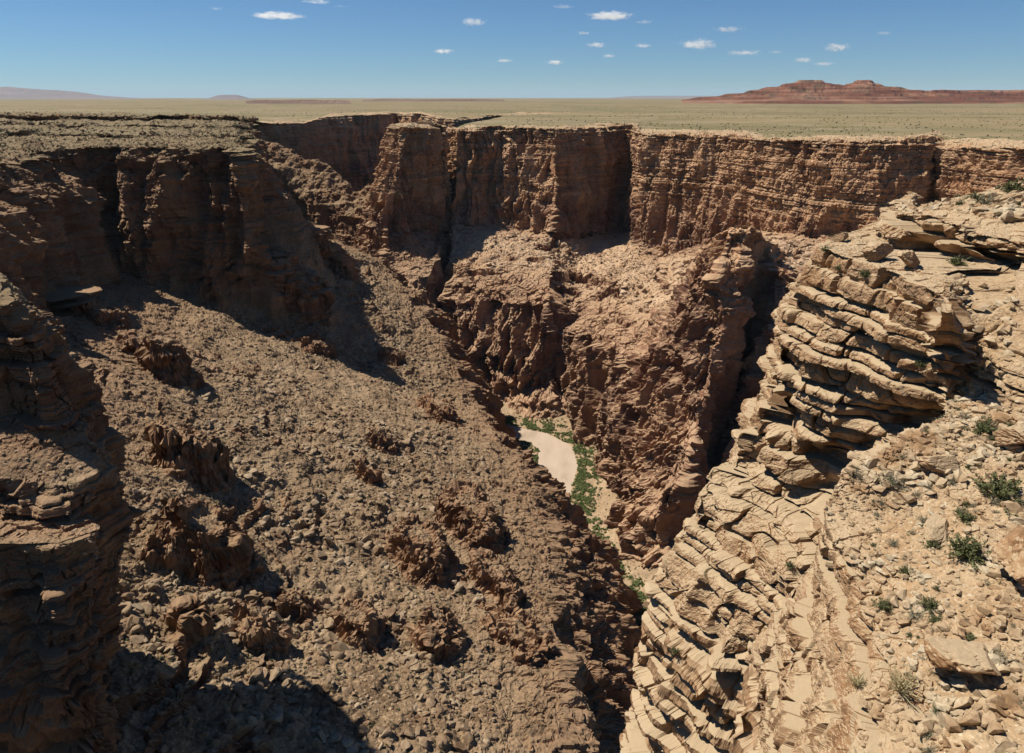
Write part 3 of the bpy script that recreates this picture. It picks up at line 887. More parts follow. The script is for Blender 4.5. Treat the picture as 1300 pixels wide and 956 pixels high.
def between(c, a, b, k):
    return tuple(c[a][q] * (1 - k) + c[b][q] * k for q in range(3))


KEEP = [between(c, 0, 1, .55) for c in L_cols[1:-1]] + [between(c, 0, 1, .75) for c in F_cols[3:-1]] + [(-20, 1750, ZP), (-30, 1500, ZP), (-60, 1300, ZP)] + [between(c, 0, 1, .6) for c in C_cols[2:]]
POLY = [(900, 380), (900, -400), (-700, -400)] + [q[:2] for q in KEEP]
POLY = np.array(POLY)


def inside(x, y, poly):
    c = np.zeros(x.shape, bool)
    xa, ya = poly[:, 0], poly[:, 1]
    for i in range(len(poly)):
        j = i - 1
        m = (ya[i] > y) != (ya[j] > y)
        with np.errstate(divide='ignore', invalid='ignore'):
            c ^= m & (x < (xa[j] - xa[i]) * (y - ya[i]) / (ya[j] - ya[i] + 1e-12) + xa[i])
    return c


na, nr = int(1100 * Q), int(900 * Q)
az = np.linspace(math.radians(-75), math.radians(75), na)
rr = np.exp(np.linspace(math.log(250), math.log(90000), nr))
A, R_ = np.meshgrid(az, rr, indexing='ij')
X, Y = np.sin(A) * R_, np.cos(A) * R_
Pp = np.stack([X, Y, np.zeros_like(X)], 2).reshape(-1, 3).astype(np.float32)
far = R_.ravel()
zz = np.full(len(Pp), ZP, np.float32)
num = np.zeros(len(Pp), np.float32); den = num.copy(); dmin = np.full(len(Pp), 1e9, np.float32)
for q in KEEP:                                   # the plain meets every rim at the rim's own height
    d2 = (Pp[:, 0] - q[0]) ** 2 + (Pp[:, 1] - q[1]) ** 2 + 25
    w = 1 / d2 ** 1.5
    num += w * (q[2] - ZP); den += w
    dmin = np.minimum(dmin, d2)
zz += num / den * sstep(1500, 100, np.sqrt(dmin))
zz += noise(Pp, 400, 5, 3) * 2.0 * sstep(400, 1500, far) + noise(Pp, 1500, 6, 3) * 6 * sstep(1500, 4000, far) + noise(Pp, 60, 7, 3) * .6 * sstep(9000, 3000, far)
zz -= 0.8
Pp[:, 2] = zz
fc = grid_faces(na, nr, True)
ins = inside(Pp[:, 0], Pp[:, 1], POLY)
fc = fc[~ins[fc].all(1)]
def plain_material():
    m, nt, b = new_mat('scrub_plain')
    t = NT(nt)
    pos = t.n('ShaderNodeNewGeometry').outputs['Position']
    c = t.ramp(t.noise(t.mapped(pos, (.0009, .0028, 0)), 1, 6, .62), [(.34, (.245, .172, .090)), (.46, (.215, .168, .083)), (.56, (.155, .132, .060)), (.68, (.20, .15, .08))])
    c = t.mix(t.math('MULTIPLY', t.step(t.noise(t.mapped(pos, (.004, .012, 0)), 1, 5, .65), .54, .66), .75), c, (.27, .20, .115))
    w = t.math('ABSOLUTE', t.math('SUBTRACT', t.noise(t.mapped(pos, (.0011, .0026, 0)), 1, 5, .6), .5))
    c = t.mix(t.math('MULTIPLY', t.step(w, .022, .004), .6), c, (.29, .22, .135))      # dry washes
    s = t.math('MULTIPLY', t.step(t.noise(pos, .16, 3, .65), .54, .64), t.step(t.noise(pos, .008, 4, .6), .40, .56))
    c = t.mix(t.math('MULTIPLY', s, .8), c, (.105, .10, .048))
    t.l(c, b.inputs['Base Color'])
    return m
M_plain = plain_material()
plateau = link('plateau', mesh_from('plateau', Pp, fc), M_plain, kind='structure')

# ------------------------------------------------------------------ far hills on the horizon
def ridge(name, prof, y, depth, mat, n=420, m=70, rough=.12, seed=0, kind='structure', bands=0, low=1.0):
    us = np.linspace(prof[0][0], prof[-1][0], n)
    vs = np.interp(us, [p[0] for p in prof], [p[1] for p in prof])
    base = ZP - 6
    k = np.linspace(-1, 1, m)
    top = np.array([px(u, v, y=y) for u, v in zip(us, vs)])
    hh = np.maximum(top[:, 2] - base, 2) * low
    V = np.empty((n, m, 3), np.float32)
    V[:, :, 0] = top[:, 0][:, None] * (1 + k[None] * depth / y)
    V[:, :, 1] = y + k[None] * depth
    sh = (1 - np.abs(k)) ** .85
    P = V.reshape(-1, 3).copy(); P[:, 2] = 0
    wide = hh.max()
    nn = noise(P, wide * 2.0, seed, 5, .55, ridged=True).reshape(n, m)
    h = hh[:, None] * sh[None] * (1 + rough * 2.2 * nn * (np.abs(k) > .02)[None])
    h = np.minimum(h, hh[:, None])
    if bands:
        st = wide / bands
        f = h / st; i = np.floor(f); f = f - i
        h = st * (i + .35 * f + .65 * sstep(.3, .7, f))
    V[:, :, 2] = base + h
    o = link(name, mesh_from(name, V.reshape(-1, 3), grid_faces(n, m, True)), mat)
    if kind:
        o['kind'] = kind
    return o


def hill_mat(name, stops, spots, zs=.02, sc=.004, spot_amt=.5):
    m, nt, b = new_mat(name)
    t = NT(nt)
    pos = t.n('ShaderNodeNewGeometry').outputs['Position']
    c = t.ramp(t.noise(t.mapped(pos, (sc * .2, sc * .2, zs)), 1, 4, .6), stops)
    c = t.mix(t.math('MULTIPLY', t.step(t.noise(pos, sc, 5, .65), .5, .66), spot_amt), c, spots)
    t.l(c, b.inputs['Base Color'])
    return m


red_hill = hill_mat('red_hill', [(.35, (.09, .035, .022)), (.5, (.14, .056, .033)), (.62, (.24, .135, .085))], (.06, .052, .03), .035, .006, .7)
blue_hill = hill_mat('far_hill', [(.35, (.17, .15, .15)), (.65, (.22, .185, .17))], (.13, .12, .12))
o = ridge('red_mesa', [(866, 125.5), (890, 123.5), (910, 121), (940, 117.5), (965, 112), (985, 109.5), (1000, 104.5), (1015, 102.5), (1042, 102), (1056, 106), (1072, 107.5), (1088, 101.5), (1104, 101), (1118, 107), (1135, 110), (1160, 113),
                     (1180, 115), (1196, 112.5), (1215, 114), (1240, 113.5), (1275, 114.5), (1300, 112.5), (1350, 113), (1420, 115), (1500, 120), (1560, 125)], 6500, 1500, red_hill, seed=5, n=700, m=120, bands=7, rough=.3, kind=None, low=.93)
o['label'] = 'long red mesa with two pale caps on the skyline beyond the plain'; o['category'] = 'mesa'
o = ridge('flat_topped_butte', [(256, 125.5), (264, 124.5), (274, 121.4), (280, 120.4), (301, 120.4), (306, 121.6), (316, 124.5), (324, 125.5)], 16000, 700, blue_hill, seed=7, n=120, m=60, rough=.05, kind=None)
o['label'] = 'small flat topped butte alone on the left skyline'; o['category'] = 'butte'
ridge('hills', [(-200, 112), (-100, 108), (-40, 112), (10, 110.5), (40, 113), (75, 115), (100, 117), (130, 121.5), (165, 124), (190, 125.5)], 26000, 5000, blue_hill, seed=9)
ridge('hills', [(760, 125), (795, 122.4), (815, 121.8), (880, 121.6), (930, 122), (980, 125)], 42000, 3000, blue_hill, seed=11)
dark_rim = hill_mat('dark_rim', [(.4, (.13, .085, .065)), (.6, (.18, .125, .09))], (.2, .16, .1))
ridge('hills', [(312, 128.5), (322, 127.2), (340, 126.9), (356, 127.3), (375, 126.7), (398, 126.5), (405, 127.1), (430, 127), (445, 128.5)], 5200, 260, dark_rim, seed=13, rough=.2)
ridge('hills', [(460, 127), (485, 125.6), (530, 126), (600, 125.4), (640, 126.6)], 8200, 400, dark_rim, seed=14, rough=.2)

# ------------------------------------------------------------------ rocks
RND = np.random.RandomState(12)


def ico(sub):
    bm = bmesh.new()
    bmesh.ops.create_icosphere(bm, subdivisions=sub, radius=1.0)
    V = np.array([v.co[:] for v in bm.verts]); Fc = np.array([[v.index for v in f.verts] for f in bm.faces])
    bm.free()
    return V, Fc


def boulder_shape(sub, r):
    """An angular block: a ball planed off on a dozen sides."""
    V, Fc = ico(sub)
    V = V * (1 + 0.0 * V)
    for _ in range(8):
        n = r.normal(size=3); n /= np.linalg.norm(n)
        d = 0.30 + 0.42 * r.rand()
        s = V @ n - d
        V = V - np.outer(np.maximum(s, 0), n)
    V += r.normal(size=V.shape) * (.012 if sub < 4 else .002)
    V *= np.array([1.0, .62 + .3 * r.rand(), .45 + .3 * r.rand()])
    V /= np.abs(V).max()
    return V, Fc


def rot(n, r, tilt=.5):
    """n random rotations, mostly about the vertical."""
    a = r.rand(n) * 2 * np.pi; b = (r.rand(n) - .5) * 2 * tilt; g = (r.rand(n) - .5) * 2 * tilt
    ca, sa, cb, sb, cg, sg = np.cos(a), np.sin(a), np.cos(b), np.sin(b), np.cos(g), np.sin(g)
    Z = np.zeros((n, 3, 3)); Xr = Z.copy(); Yr = Z.copy()
    Z[:, 0, 0] = ca; Z[:, 0, 1] = -sa; Z[:, 1, 0] = sa; Z[:, 1, 1] = ca; Z[:, 2, 2] = 1
    Xr[:, 0, 0] = 1; Xr[:, 1, 1] = cb; Xr[:, 1, 2] = -sb; Xr[:, 2, 1] = sb; Xr[:, 2, 2] = cb
    Yr[:, 1, 1] = 1; Yr[:, 0, 0] = cg; Yr[:, 0, 2] = sg; Yr[:, 2, 0] = -sg; Yr[:, 2, 2] = cg
    return Z @ Xr @ Yr


def scatter_mesh(name, shapes, pos, size, mat, tilt=.5, sink=.25, smooth=False, r=RND):
    Vs, Fs, off = [], [], 0
    kind = r.randint(len(shapes), size=len(pos))
    for k, (V, Fc) in enumerate(shapes):
        m = kind == k
        if not m.any():
            continue
        R = rot(m.sum(), r, tilt)
        W = np.einsum('nij,vj->nvi', R, V) * size[m][:, None, None] + pos[m][:, None, :]
        W[:, :, 2] += (size[m] * (.5 - sink) * .6)[:, None]
        nv = len(V)
        Fc = (Fc[None] + (np.arange(m.sum()) * nv)[:, None, None] + off).reshape(-1, Fc.shape[1])
        Vs.append(W.reshape(-1, 3)); Fs.append(Fc); off += nv * m.sum()
    return mesh_from(name, np.concatenate(Vs), np.concatenate(Fs), smooth=smooth)


def stone_material(name, a, b_, c_, size):
    m, nt, b = new_mat(name)
    t = NT(nt)
    pos = t.n('ShaderNodeNewGeometry').outputs['Position']
    col = t.ramp(t.noise(pos, .22 / size, 3, .6), [(.35, a), (.5, b_), (.65, c_)])
    col = t.mix(1.0, col, t.ramp(t.noise(pos, 3 / size, 5, .7), [(.3, (.72, .7, .68)), (.5, (1, 1, 1)), (.7, (1.2, 1.2, 1.18))]), 'MULTIPLY')
    t.l(col, b.inputs['Base Color'])
    bn = t.n('ShaderNodeBump'); bn.inputs['Strength'].default_value = .5; bn.inputs['Distance'].default_value = .12 * size
    t.l(t.noise(pos, 2.5 / size, 6, .7), bn.inputs['Height']); t.l(bn.outputs[0], b.inputs['Normal'])
    return m


M_stone_left = stone_material('slope_stone', (.15, .088, .048), (.255, .175, .105), (.34, .255, .165), 2.0)
M_stone_far = stone_material('bench_stone', (.25, .145, .085), (.38, .255, .155), (.48, .34, .225), 3.0)
M_stone_near = stone_material('pale_stone', (.27, .165, .085), (.38, .275, .165), (.44, .36, .24), .5)
SH1 = [boulder_shape(1, RND) for _ in range(10)]
SH2 = [boulder_shape(2, RND) for _ in range(10)]
rock_meshes = {}


def rock_mesh(kind, k, mat):
    if (mat.name, k) not in rock_meshes:
        V, Fc = SH2[k]
        me = mesh_from(kind, V, Fc, smooth=False)
        me.materials.append(mat)
        rock_meshes[(mat.name, k)] = me
    return rock_meshes[(mat.name, k)]


def slope_points(V, c, n, cmax=.35, where=None, r=RND):
    g = V.reshape(-1, 3)
    ok = c.ravel() < cmax
    f = np.maximum(g[:, 1] * CP - g[:, 2] * SP, .1)
    u = 650 + F * g[:, 0] / f
    v = 478 - F * (g[:, 1] * SP + g[:, 2] * CP) / f
    ok &= (u > -120) & (u < 1420) & (v > 100) & (v < 1080) & (g[:, 1] > 5)
    if where is not None:
        ok &= where(u, v, g)
    idx = np.where(ok)[0]
    idx = idx[r.randint(len(idx), size=min(n, len(idx) * 2))]
    return g[idx].astype(np.float64), u[idx], v[idx]


def place_rocks(name, V, c, n_big, n, smin, smax, power, mat, label, group, rubble_name, **kw):
    """The largest-looking rocks are things of their own, the rest is one object of rubble."""
    p, u, v = slope_points(V, c, n, **kw)
    k = noise((p * np.array([1, 1, 1])).astype(np.float32), smax * 9, 301, 3)
    size = smin + (smax - smin) * RND.rand(len(p)) ** power
    size *= np.clip(.75 + .9 * k, .35, 1.4)
    d = np.linalg.norm(p, axis=1)
    size *= np.clip(d / (smax * 75), .25, 1)
    seen = (u > 0) & (u < 1300) & (v < 960)
    order = np.argsort(-(size / d) * seen)
    big, rest = order[:n_big], order[n_big:]
    R = rot(len(big), RND, .45)
    for q, i in enumerate(big):
        o = bpy.data.objects.new(name, rock_mesh(name, int(RND.randint(10)), mat))
        COL.objects.link(o)
        M = Matrix(R[q].tolist()).to_4x4()
        o.matrix_world = Matrix.Translation((p[i][0], p[i][1], p[i][2] + size[i] * .12)) @ M @ Matrix.Scale(size[i], 4)
        o['label'], o['category'], o['group'] = label, 'boulder', group
    o = link(rubble_name, scatter_mesh(rubble_name, SH1, p[rest], size[rest], mat), mat)
    o['kind'] = 'stuff'


place_rocks('boulder', L_V, L_c, 170, 34000, .25, 3.1, 5.0, M_stone_left, 'angular brown boulder lying on the rubble slope left of the gorge', 'boulders on the left rubble slope', 'rubble')
place_rocks('boulder', C_V, C_c, 60, 6000, .9, 5.5, 4.0, M_stone_far, 'tan boulder on the sunlit bench below the far cliff', 'boulders on the far bench', 'rubble', where=lambda u, v, g: (g[:, 2] < -60) & (g[:, 1] > 420) & (u < 1100))
place_rocks('boulder', S_V, S_c, 60, 9000, .05, .75, 4.5, M_stone_near, 'pale angular block lying on the gravel shoulder near the viewer', 'pale blocks on the gravel shoulder', 'gravel', cmax=.6)
place_rocks('boulder', N_V, N_c, 10, 3000, .08, .9, 4.0, M_stone_near, 'pale block resting on a ledge of the bedded outcrop', 'pale blocks on the outcrop ledges', 'rubble', cmax=.45)

p, u, v = slope_points(SP_V, SP_c, 2600, .62)
o = link('rubble', scatter_mesh('rubble', SH1, p, .08 + .7 * RND.rand(len(p)) ** 5, M_stone_left), M_stone_left, kind='stuff')

# ------------------------------------------------------------------ plants
def leaf_mat(name, a, b_):
    m, nt, b = new_mat(name)
    t = NT(nt)
    pos = t.n('ShaderNodeNewGeometry').outputs['Position']
    t.l(t.ramp(t.noise(pos, 2.0 if 'river' not in name else .15, 3, .6), [(.35, a), (.65, b_)]), b.inputs['Base Color'])
    return m


M_green = leaf_mat('green_leaf', (.085, .095, .035), (.145, .15, .065))
M_grey = leaf_mat('grey_leaf', (.19, .175, .11), (.29, .265, .17))
M_river = leaf_mat('river_leaf', (.085, .108, .032), (.15, .168, .06))
M_scrub = leaf_mat('scrub_leaf', (.075, .08, .038), (.13, .125, .065))
M_straw = leaf_mat('straw', (.33, .27, .13), (.42, .35, .19))
M_twig = leaf_mat('twig', (.13, .10, .07), (.2, .16, .11))


def shrub_mesh(n_stem, n_leaf, leaf, r, spread=1.0, grass=False):
    """Twigs fanning out from one root, with many small leaves along them; about 1 m across before scaling."""
    TV, TF, LV, LF = [], [], [], []
    for s in range(n_stem):
        a = r.rand() * 2 * np.pi
        e = r.rand() ** .7 * 1.25 * spread
        d = np.array([np.cos(a) * np.sin(e), np.sin(a) * np.sin(e), np.cos(e)])
        L = .38 + .22 * r.rand()
        bend = r.normal(size=3) * .12
        pts = [d * L * t + bend * t * t + np.array([0, 0, -.02]) for t in (0, .35, .7, 1)]
        w = .008
        for p0, p1 in zip(pts[:-1], pts[1:]):
            q = np.cross(p1 - p0, [.3, .2, 1]); q = q / (np.linalg.norm(q) + 1e-9) * w
            q2 = np.cross(p1 - p0, q); q2 = q2 / (np.linalg.norm(q2) + 1e-9) * w
            k = len(TV)
            TV += [p0 + q, p0 - .5 * q + .87 * q2, p0 - .5 * q - .87 * q2, p1 + q * .8, p1 - .4 * q + .7 * q2, p1 - .4 * q - .7 * q2]
            for i in range(3):
                j = (i + 1) % 3
                TF.append((k + i, k + j, k + 3 + j, k + 3 + i))
        for _ in range(n_leaf):
            t = .25 + .75 * r.rand() ** .7
            i = min(int(t * 3), 2); f = t * 3 - i
            c = pts[i] * (1 - f) + pts[i + 1] * f + r.normal(size=3) * .035
            x = r.normal(size=3) + d * 1.5; x /= np.linalg.norm(x)
            y = np.cross(x, r.normal(size=3)); y /= np.linalg.norm(y) + 1e-9
            l = leaf * (.6 + .8 * r.rand())
            k = len(LV)
            LV += [c - x * l * .5, c + y * l * .22, c + x * l * .5, c - y * l * .22]
            LF.append((k, k + 1, k + 2, k + 3))
    return (np.array(TV), np.array(TF)), (np.array(LV), np.array(LF))


PR = np.random.RandomState(4)
plant_kinds = {}
for nm, ns, nl, lf, mat in (('green', 46, 34, .075, M_green), ('grey', 40, 22, .06, M_grey), ('dry', 70, 5, .05, M_straw)):
    st, lv = shrub_mesh(ns, nl, lf, PR, 1.0 if nm != 'dry' else .75)
    a = mesh_from('stem', st[0], st[1], smooth=False); a.materials.append(M_twig if nm != 'dry' else M_straw)
    b = mesh_from('foliage', lv[0], lv[1], smooth=False); b.materials.append(mat)
    plant_kinds[nm] = (a, b)


def ground_at(u, v, sheets):
    best = None
    for V in sheets:
        g = V.reshape(-1, 3)
        f = np.maximum(g[:, 1] * CP - g[:, 2] * SP, .1)
        d = (650 + F * g[:, 0] / f - u) ** 2 + (478 - F * (g[:, 1] * SP + g[:, 2] * CP) / f - v) ** 2
        near = np.where(d < max(9.0, d.min() + 1))[0]
        k = near[np.argmin(f[near])]
        if d[k] < 60 and (best is None or f[k] < best[1]):
            best = (g[k], f[k])
    return None if best is None else best[0]


def plant(kind, p, size, label, cat='shrub', group=None, squash=.85):
    root = bpy.data.objects.new('shrub' if kind != 'dry' else 'grass_tuft', None)
    COL.objects.link(root)
    root.empty_display_size = .2
    root.location = (float(p[0]), float(p[1]), float(p[2]) - .02)
    root.rotation_euler = (0, 0, PR.rand() * 6.28)
    root.scale = (size, size * (.8 + .3 * PR.rand()), size * squash)
    root['label'], root['category'] = label, cat
    if group:
        root['group'] = group
    for nm, me in zip(('stem', 'foliage'), plant_kinds[kind]):
        o = bpy.data.objects.new(nm, me)
        COL.objects.link(o)
        o.parent = root
    return root


NEAR = [S_V, N_V]
for kind, u, v, w, label in (
        ('green', 1225, 690, 42, 'round bright green bush on the gravel below the pale slab'),
        ('green', 1270, 617, 46, 'widest dark green bush at the right edge of the gravel shoulder'),
        ('green', 1246, 539, 28, 'green bush on the gravel between two pale ledges at the right edge'),
        ('green', 1185, 688, 18, 'small vivid green bush left of the round bright green bush'),
        ('green', 1168, 462, 14, 'low green bush beside the dark gully right of the bedded outcrop'),
        ('green', 1179, 762, 22, 'low green bush on open gravel well below the pale slab'),
        ('green', 1120, 763, 20, 'green bush growing at the foot of the overhanging block'),
        ('green', 1222, 652, 22, 'loose green bush between the widest bush and the pale slab'),
        ('grey', 1130, 606, 24, 'grey green bush on the crest of the gravel shoulder'),
        ('grey', 1086, 596, 16, 'grey bush at the broken edge of the gravel shoulder'),
        ('green', 1095, 345, 14, 'green bush on the flat top of the bedded outcrop'),
        ('green', 1062, 341, 12, 'small green bush near the outer corner of the outcrop top'),
        ('green', 1047, 318, 12, 'tiny green bush at the far end of the outcrop top'),
        ('green', 1215, 328, 18, 'dark green bush under the shadowed upper ledge'),
        ('green', 1282, 236, 26, 'green bush on the sandy hilltop above the upper ledge'),
        ('grey', 1252, 250, 18, 'grey bush on the sandy hilltop above the upper ledge'),
        ('green', 1238, 247, 16, 'small dark bush on the hilltop left of the grey bush'),
        ('green', 1000, 715, 12, 'small green bush in a crack of the pale tilted slab'),
        ('green', 858, 822, 12, 'green sprig on the pale buttress above the river'),
        ('dry', 1140, 866, 40, 'large clump of yellow green grass at the foot of the shoulder'),
        ('dry', 1085, 862, 26, 'grass tuft left of the large grass clump')):
    p = ground_at(u, v + w * .3, NEAR)
    if p is not None:
        plant(kind, p, 1.15 * w / F * np.linalg.norm(p), label, 'shrub' if kind != 'dry' else 'grass tuft')
p, u, v = slope_points(S_V, S_c, 200, .4, r=PR)
for q in p:
    plant('grey' if PR.rand() < .7 else 'green', q, (.3 + .75 * PR.rand() ** 2), 'small low shrub scattered on the pale gravel shoulder', 'shrub', 'small shrubs on the gravel shoulder')
p, u, v = slope_points(S_V, S_c, 40, .3, r=PR)
for q in p:
    plant('dry', q, .2 + .25 * PR.rand(), 'dry straw coloured grass tuft on the pale gravel shoulder', 'grass tuft', 'dry grass tufts on the gravel shoulder')
p, u, v = slope_points(N_V, N_c, 80, .3, r=PR)
for q in p:
    plant('grey' if PR.rand() < .6 else 'green', q, .35 + .7 * PR.rand() ** 2, 'small low shrub on the hilltop or a ledge of the outcrop', 'shrub', 'small shrubs on the outcrop')


# single blocks one can point at
def block(u, v, w, h, label, ang=0.0, deep=.8, tilt=(0, 0), mat=None, shape=0, cat='boulder', sink=.15):
    p = ground_at(u, v + h * .25, NEAR)
    if p is None:
        return
    k = np.linalg.norm(p) / F
    V, Fc = boulder_shape(5, np.random.RandomState(500 + shape))
    V = V / np.abs(V).max(0)
    q = (V + shape * 7).astype(np.float32)
    V = V * (1 + noise(q, .8, 7, 5, .6) * .12 - .10 * sstep(.12, 0, np.abs(noise(q, .9, 9, 3))) + .05 * noise(q * np.float32([1, 1, 5]), .5, 11, 3))[:, None]
    me = mesh_from('boulder', V * np.array([w * k / 2, w * k / 2 * deep, h * k / 2]), Fc, smooth=False)
    me.materials.append(mat or M_near)
    at = me.attributes.new('cliff', 'FLOAT', 'POINT')
    at.data.foreach_set('value', np.ones(len(V), np.float32))
    o = bpy.data.objects.new('boulder', me)
    COL.objects.link(o)
    o.location = (float(p[0]), float(p[1]), float(p[2]) + h * k * (.5 - sink))
    o.rotation_euler = (tilt[0], tilt[1], ang)
    o['label'], o['category'] = label, cat


block(1300, 718, 70, 78, 'large brown boulder cut by the right edge of the gravel shoulder', .3, .8, (.1, -.15), shape=1)
block(1192, 668, 62, 12, 'pale flat slab lying alone on the gravel between green bushes', .7, .45, (.25, -.1), shape=2, cat='slab')
block(1192, 584, 52, 20, 'low bedded block on the crest of the gravel shoulder', .1, .6, (.05, .05), shape=3, cat='rock block')
block(1215, 832, 70, 46, 'big tilted block with a shadowed side at the foot of the gravel', -.3, .8, (.2, .25), shape=4, cat='rock block')
block(1288, 556, 56, 26, 'long ledge block at the right edge above the gravel', .1, .6, (.1, 0), shape=5, cat='rock block')
block(1112, 322, 34, 24, 'pale rounded boulder sitting on the flat top of the bedded outcrop', .4, .8, shape=6)
block(1152, 330, 30, 22, 'boulder under the shadowed upper ledge, right of the pale rounded one', 1.0, .8, shape=7)
block(1150, 766, 13, 9, 'small white stone on open gravel beside a low shrub', .2, .8, mat=M_stone_near, shape=8, cat='stone')
block(1062, 300, 26, 14, 'flat loose slab at the far corner of the outcrop top', .2, .7, shape=9, cat='slab')


def clump(n, r, leaf=.45):
    V, Fc = [], []
    for _ in range(n):
        d = r.normal(size=3); d /= np.linalg.norm(d); d[2] = abs(d[2])
        c = d * (.55 + .45 * r.rand()); x = r.normal(size=3); x /= np.linalg.norm(x); y = np.cross(x, d); y /= np.linalg.norm(y) + 1e-9
        k = len(V)
        V += [c - x * leaf, c + y * leaf * .7, c + x * leaf, c - y * leaf * .7]; Fc.append((k, k + 1, k + 2, k + 3))
    return np.array(V), np.array(Fc)


CL = [clump(26, PR) for _ in range(6)]
CS = [clump(9, PR, .6) for _ in range(6)]
p, u, v = slope_points(L_V, L_c, 2600, .3, r=PR)
o = link('scrub', scatter_mesh('scrub', CL, p, .25 + .55 * PR.rand(len(p)) ** 2, M_scrub, .3, .4, r=PR), M_scrub, kind='stuff')
p, u, v = slope_points(L_V, L_c, 4500, .8, r=PR, where=lambda u, v, g: (g[:, 2] > -42) & (v < 200))
o = link('scrub', scatter_mesh('scrub', CS, p, .5 + .9 * PR.rand(len(p)) ** 2, M_scrub, .3, .4, r=PR), M_scrub, kind='stuff')
p, u, v = slope_points(C_V, C_c, 1800, .2, r=PR)
o = link('scrub', scatter_mesh('scrub', CS, p, .5 + .8 * PR.rand(len(p)) ** 2, M_scrub, .3, .4, r=PR), M_scrub, kind='stuff')
i = np.where((Pf[:, 2] > -349) & (Pf[:, 2] < -318))[0]
i = i[PR.randint(len(i), size=2600)]
o = link('scrub', scatter_mesh('scrub', CS, Pf[i].astype(float), .4 + .7 * PR.rand(len(i)) ** 2, M_scrub, .3, .4, r=PR), M_scrub, kind='stuff')
# plateau scrub
g = Pp[~ins]
a = np.abs(np.arctan2(g[:, 0], g[:, 1])) < math.radians(42)
g = g[a & (g[:, 1] < 4500)]
i = PR.randint(len(g), size=9000)
k = noise(g[i], 300, 77, 3)
i = i[k > -.15]
p = g[i].astype(np.float64) + PR.normal(size=(len(i), 3)) * np.array([3, 3, 0])
o = link('scrub', scatter_mesh('scrub', CS, p, (.5 + 1.1 * PR.rand(len(p)) ** 3), M_scrub, .3, .4, r=PR), M_scrub, kind='stuff')
# green strips along the river
g = Pf.astype(np.float64)
D2, W2 = polydist(g[:, 0], g[:, 1], RIV, WID)
e = D2 - W2
right = g[:, 0] > np.interp(g[:, 1], [q[1] for q in RIV[::-1]][4:], [q[0] for q in RIV[::-1]][4:])
dens = np.where(right, sstep(1, 3, e) * sstep(32, 13, e), sstep(1, 3, e) * sstep(34, 14, e) * .8) * np.clip(.5 + 1.8 * noise(Pf, 12, 91, 4), 0, 1)
dens *= (g[:, 1] > 330) & (g[:, 1] < 730)
i = np.where(PR.rand(len(g)) < dens * .75)[0]
o = link('riverside_brush', scatter_mesh('riverside_brush', CL, g[i], (.6 + 1.1 * PR.rand(len(i)) ** 2), M_river, .3, .3, r=PR), M_river, kind='stuff')
print('brush', len(i))

# ------------------------------------------------------------------ clouds
def cloud_material():
    m = bpy.data.materials.new('cloud')
    m.use_nodes = True
    nt = m.node_tree
    for q in list(nt.nodes):
        if q.type != 'OUTPUT_MATERIAL':
            nt.nodes.remove(q)
    t = NT(nt)
    out = nt.nodes['Material Output']
    co = t.n('ShaderNodeTexCoord').outputs['Object']
    info = t.n('ShaderNodeObjectInfo')
    off = t.n('ShaderNodeVectorMath', operation='ADD')
    sc = t.n('ShaderNodeVectorMath', operation='SCALE'); sc.inputs['Scale'].default_value = 37.0
    comb = t.n('ShaderNodeCombineXYZ')
    for i in range(3):
        t.l(info.outputs['Random'], comb.inputs[i])
    t.l(comb.outputs[0], sc.inputs[0])
    t.l(co, off.inputs[0]); t.l(sc.outputs[0], off.inputs[1])
    n = t.noise(t.mapped(off.outputs[0], (3.4, 3.4, 1.5)), 1.0, 8, .72)
    ln = t.n('ShaderNodeVectorMath', operation='LENGTH'); t.l(co, ln.inputs[0])
    r = ln.outputs['Value']
    f = t.math('SUBTRACT', n, t.math('MULTIPLY', t.math('MULTIPLY', r, r), .33))
    d = t.step(f, .40, .60)
    colr = t.n('ShaderNodeSeparateColor'); t.l(info.outputs['Color'], colr.inputs[0])
    d = t.math('MULTIPLY', d, t.math('MULTIPLY', colr.outputs[0],   .015))
    pv = t.n('ShaderNodeVolumePrincipled')
    pv.inputs['Color'].default_value = (.97, .99, 1, 1)
    pv.inputs['Anisotropy'].default_value = 0.3
    t.l(d, pv.inputs['Density'])
    t.l(pv.outputs[0], out.inputs['Volume'])
    return m


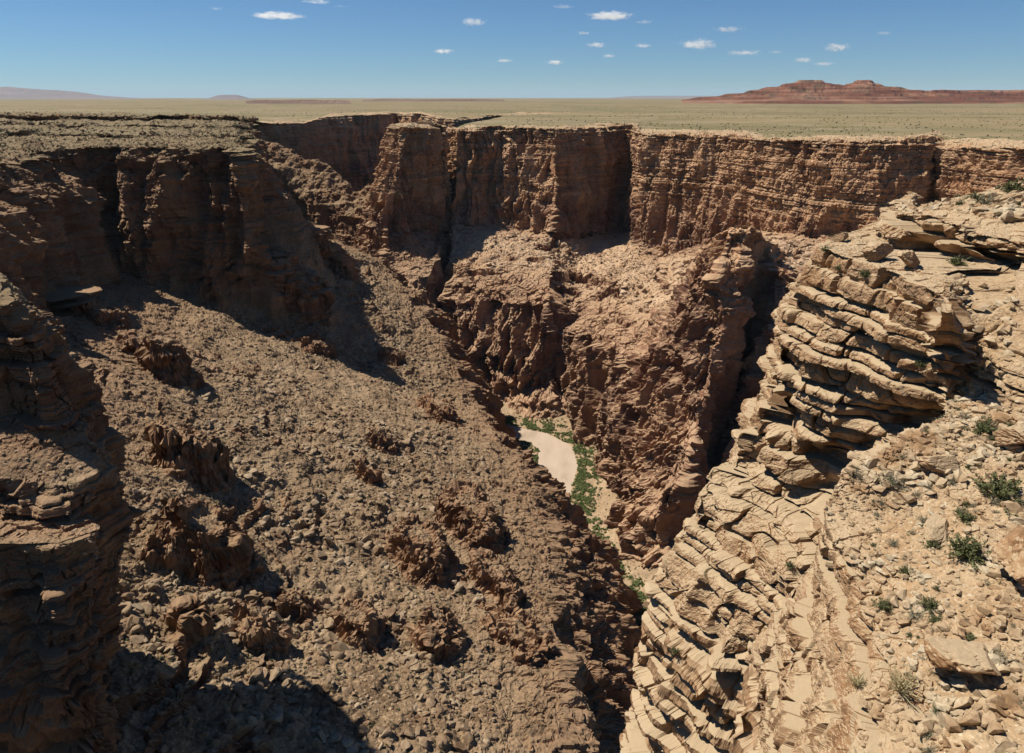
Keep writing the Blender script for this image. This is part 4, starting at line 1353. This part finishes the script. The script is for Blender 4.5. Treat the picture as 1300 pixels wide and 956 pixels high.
M_cloud = cloud_material()
CV, CF = ico(3)
cloud_me = mesh_from('cloud', CV, CF); cloud_me.materials.append(M_cloud)
for (u, v, w, hh, dn, label) in (
        (352, 20, 86, 11, .8, 'broad flat white cloud high on the left with a thin left tail'), (275, 11, 26, 5, .25, 'tiny faint cloud left of the broad flat one'),
        (402, 2, 46, 7, .5, 'cloud cut by the top edge above the broad flat one'), (432, 8, 26, 4, .15, 'faint wisp right of the cloud cut by the top edge'),
        (601, 28, 40, 13, .55, 'lone puffy cloud left of the middle of the sky'), (563, 65, 34, 8, .8, 'small bright flat cloud low in the middle of the sky'),
        (640, 77, 28, 6, .5, 'tiny low cloud right of the small bright flat one'), (705, 79, 32, 7, .6, 'tiny low cloud, right one of the low pair'),
        (775, 20, 76, 13, .9, 'brightest wide cloud near the top right of centre'), (818, 28, 30, 6, .3, 'thin cloud touching the right end of the brightest wide one'), (740, 42, 24, 6, .4, 'small cloud below left of the brightest wide one'),
        (715, 8, 40, 6, .25, 'faint streak near the top left of the brightest wide cloud'), (757, 57, 36, 8, .5, 'small ragged cloud under the brightest wide one'), (773, 71, 24, 6, .5, 'lowest small cloud under the brightest wide one'),
        (817, 58, 28, 7, .5, 'short cloud right of the small ragged one'), (886, 56, 62, 15, .5, 'wide soft cloud right of centre'), (925, 37, 50, 9, .35, 'thin cloud above the wide soft one'),
        (945, 67, 60, 8, .25, 'faint streak right of the wide soft cloud'), (1062, 60, 44, 13, .45, 'slanting cloud on the right above the red mesa'), (1020, 76, 30, 8, .4, 'small cloud low left of the slanting one'),
        (1046, 81, 34, 7, .25, 'faint cloud below the slanting one'), (1122, 42, 26, 6, .25, 'faint small cloud alone on the far right'), (985, 66, 30, 5, .15, 'very faint wisp left of the slanting cloud')):
    c = px(u, v, z=1500.0)
    k = c[1] / (CP - (v - 478) / F * SP) / F
    o = bpy.data.objects.new('cloud', cloud_me)
    COL.objects.link(o)
    o.location = c
    o.scale = (w * k * .6, w * k * .45, max(hh * k * .6, 30))
    o.color = (dn, dn, dn, 1)
    o['label'], o['category'], o['group'] = label, 'cloud', 'small clouds in the blue sky'

# ------------------------------------------------------------------ air
hz = np.array([(x, y, z) for x in (-120000, 120000) for y in (-3000, 110000) for z in (-420, 900)], float)
m = bpy.data.materials.new('air')
m.use_nodes = True
for q in list(m.node_tree.nodes):
    if q.type != 'OUTPUT_MATERIAL':
        m.node_tree.nodes.remove(q)
pv = m.node_tree.nodes.new('ShaderNodeVolumePrincipled')
pv.inputs['Color'].default_value = (.62, .80, 1, 1)
pv.inputs['Density'].default_value = 0.7e-5
m.node_tree.links.new(pv.outputs[0], m.node_tree.nodes['Material Output'].inputs['Volume'])
link('haze', mesh_from('haze', hz, np.array([(0, 1, 3, 2), (4, 6, 7, 5), (0, 4, 5, 1), (2, 3, 7, 6), (0, 2, 6, 4), (1, 5, 7, 3)]), smooth=False), m, kind='stuff')
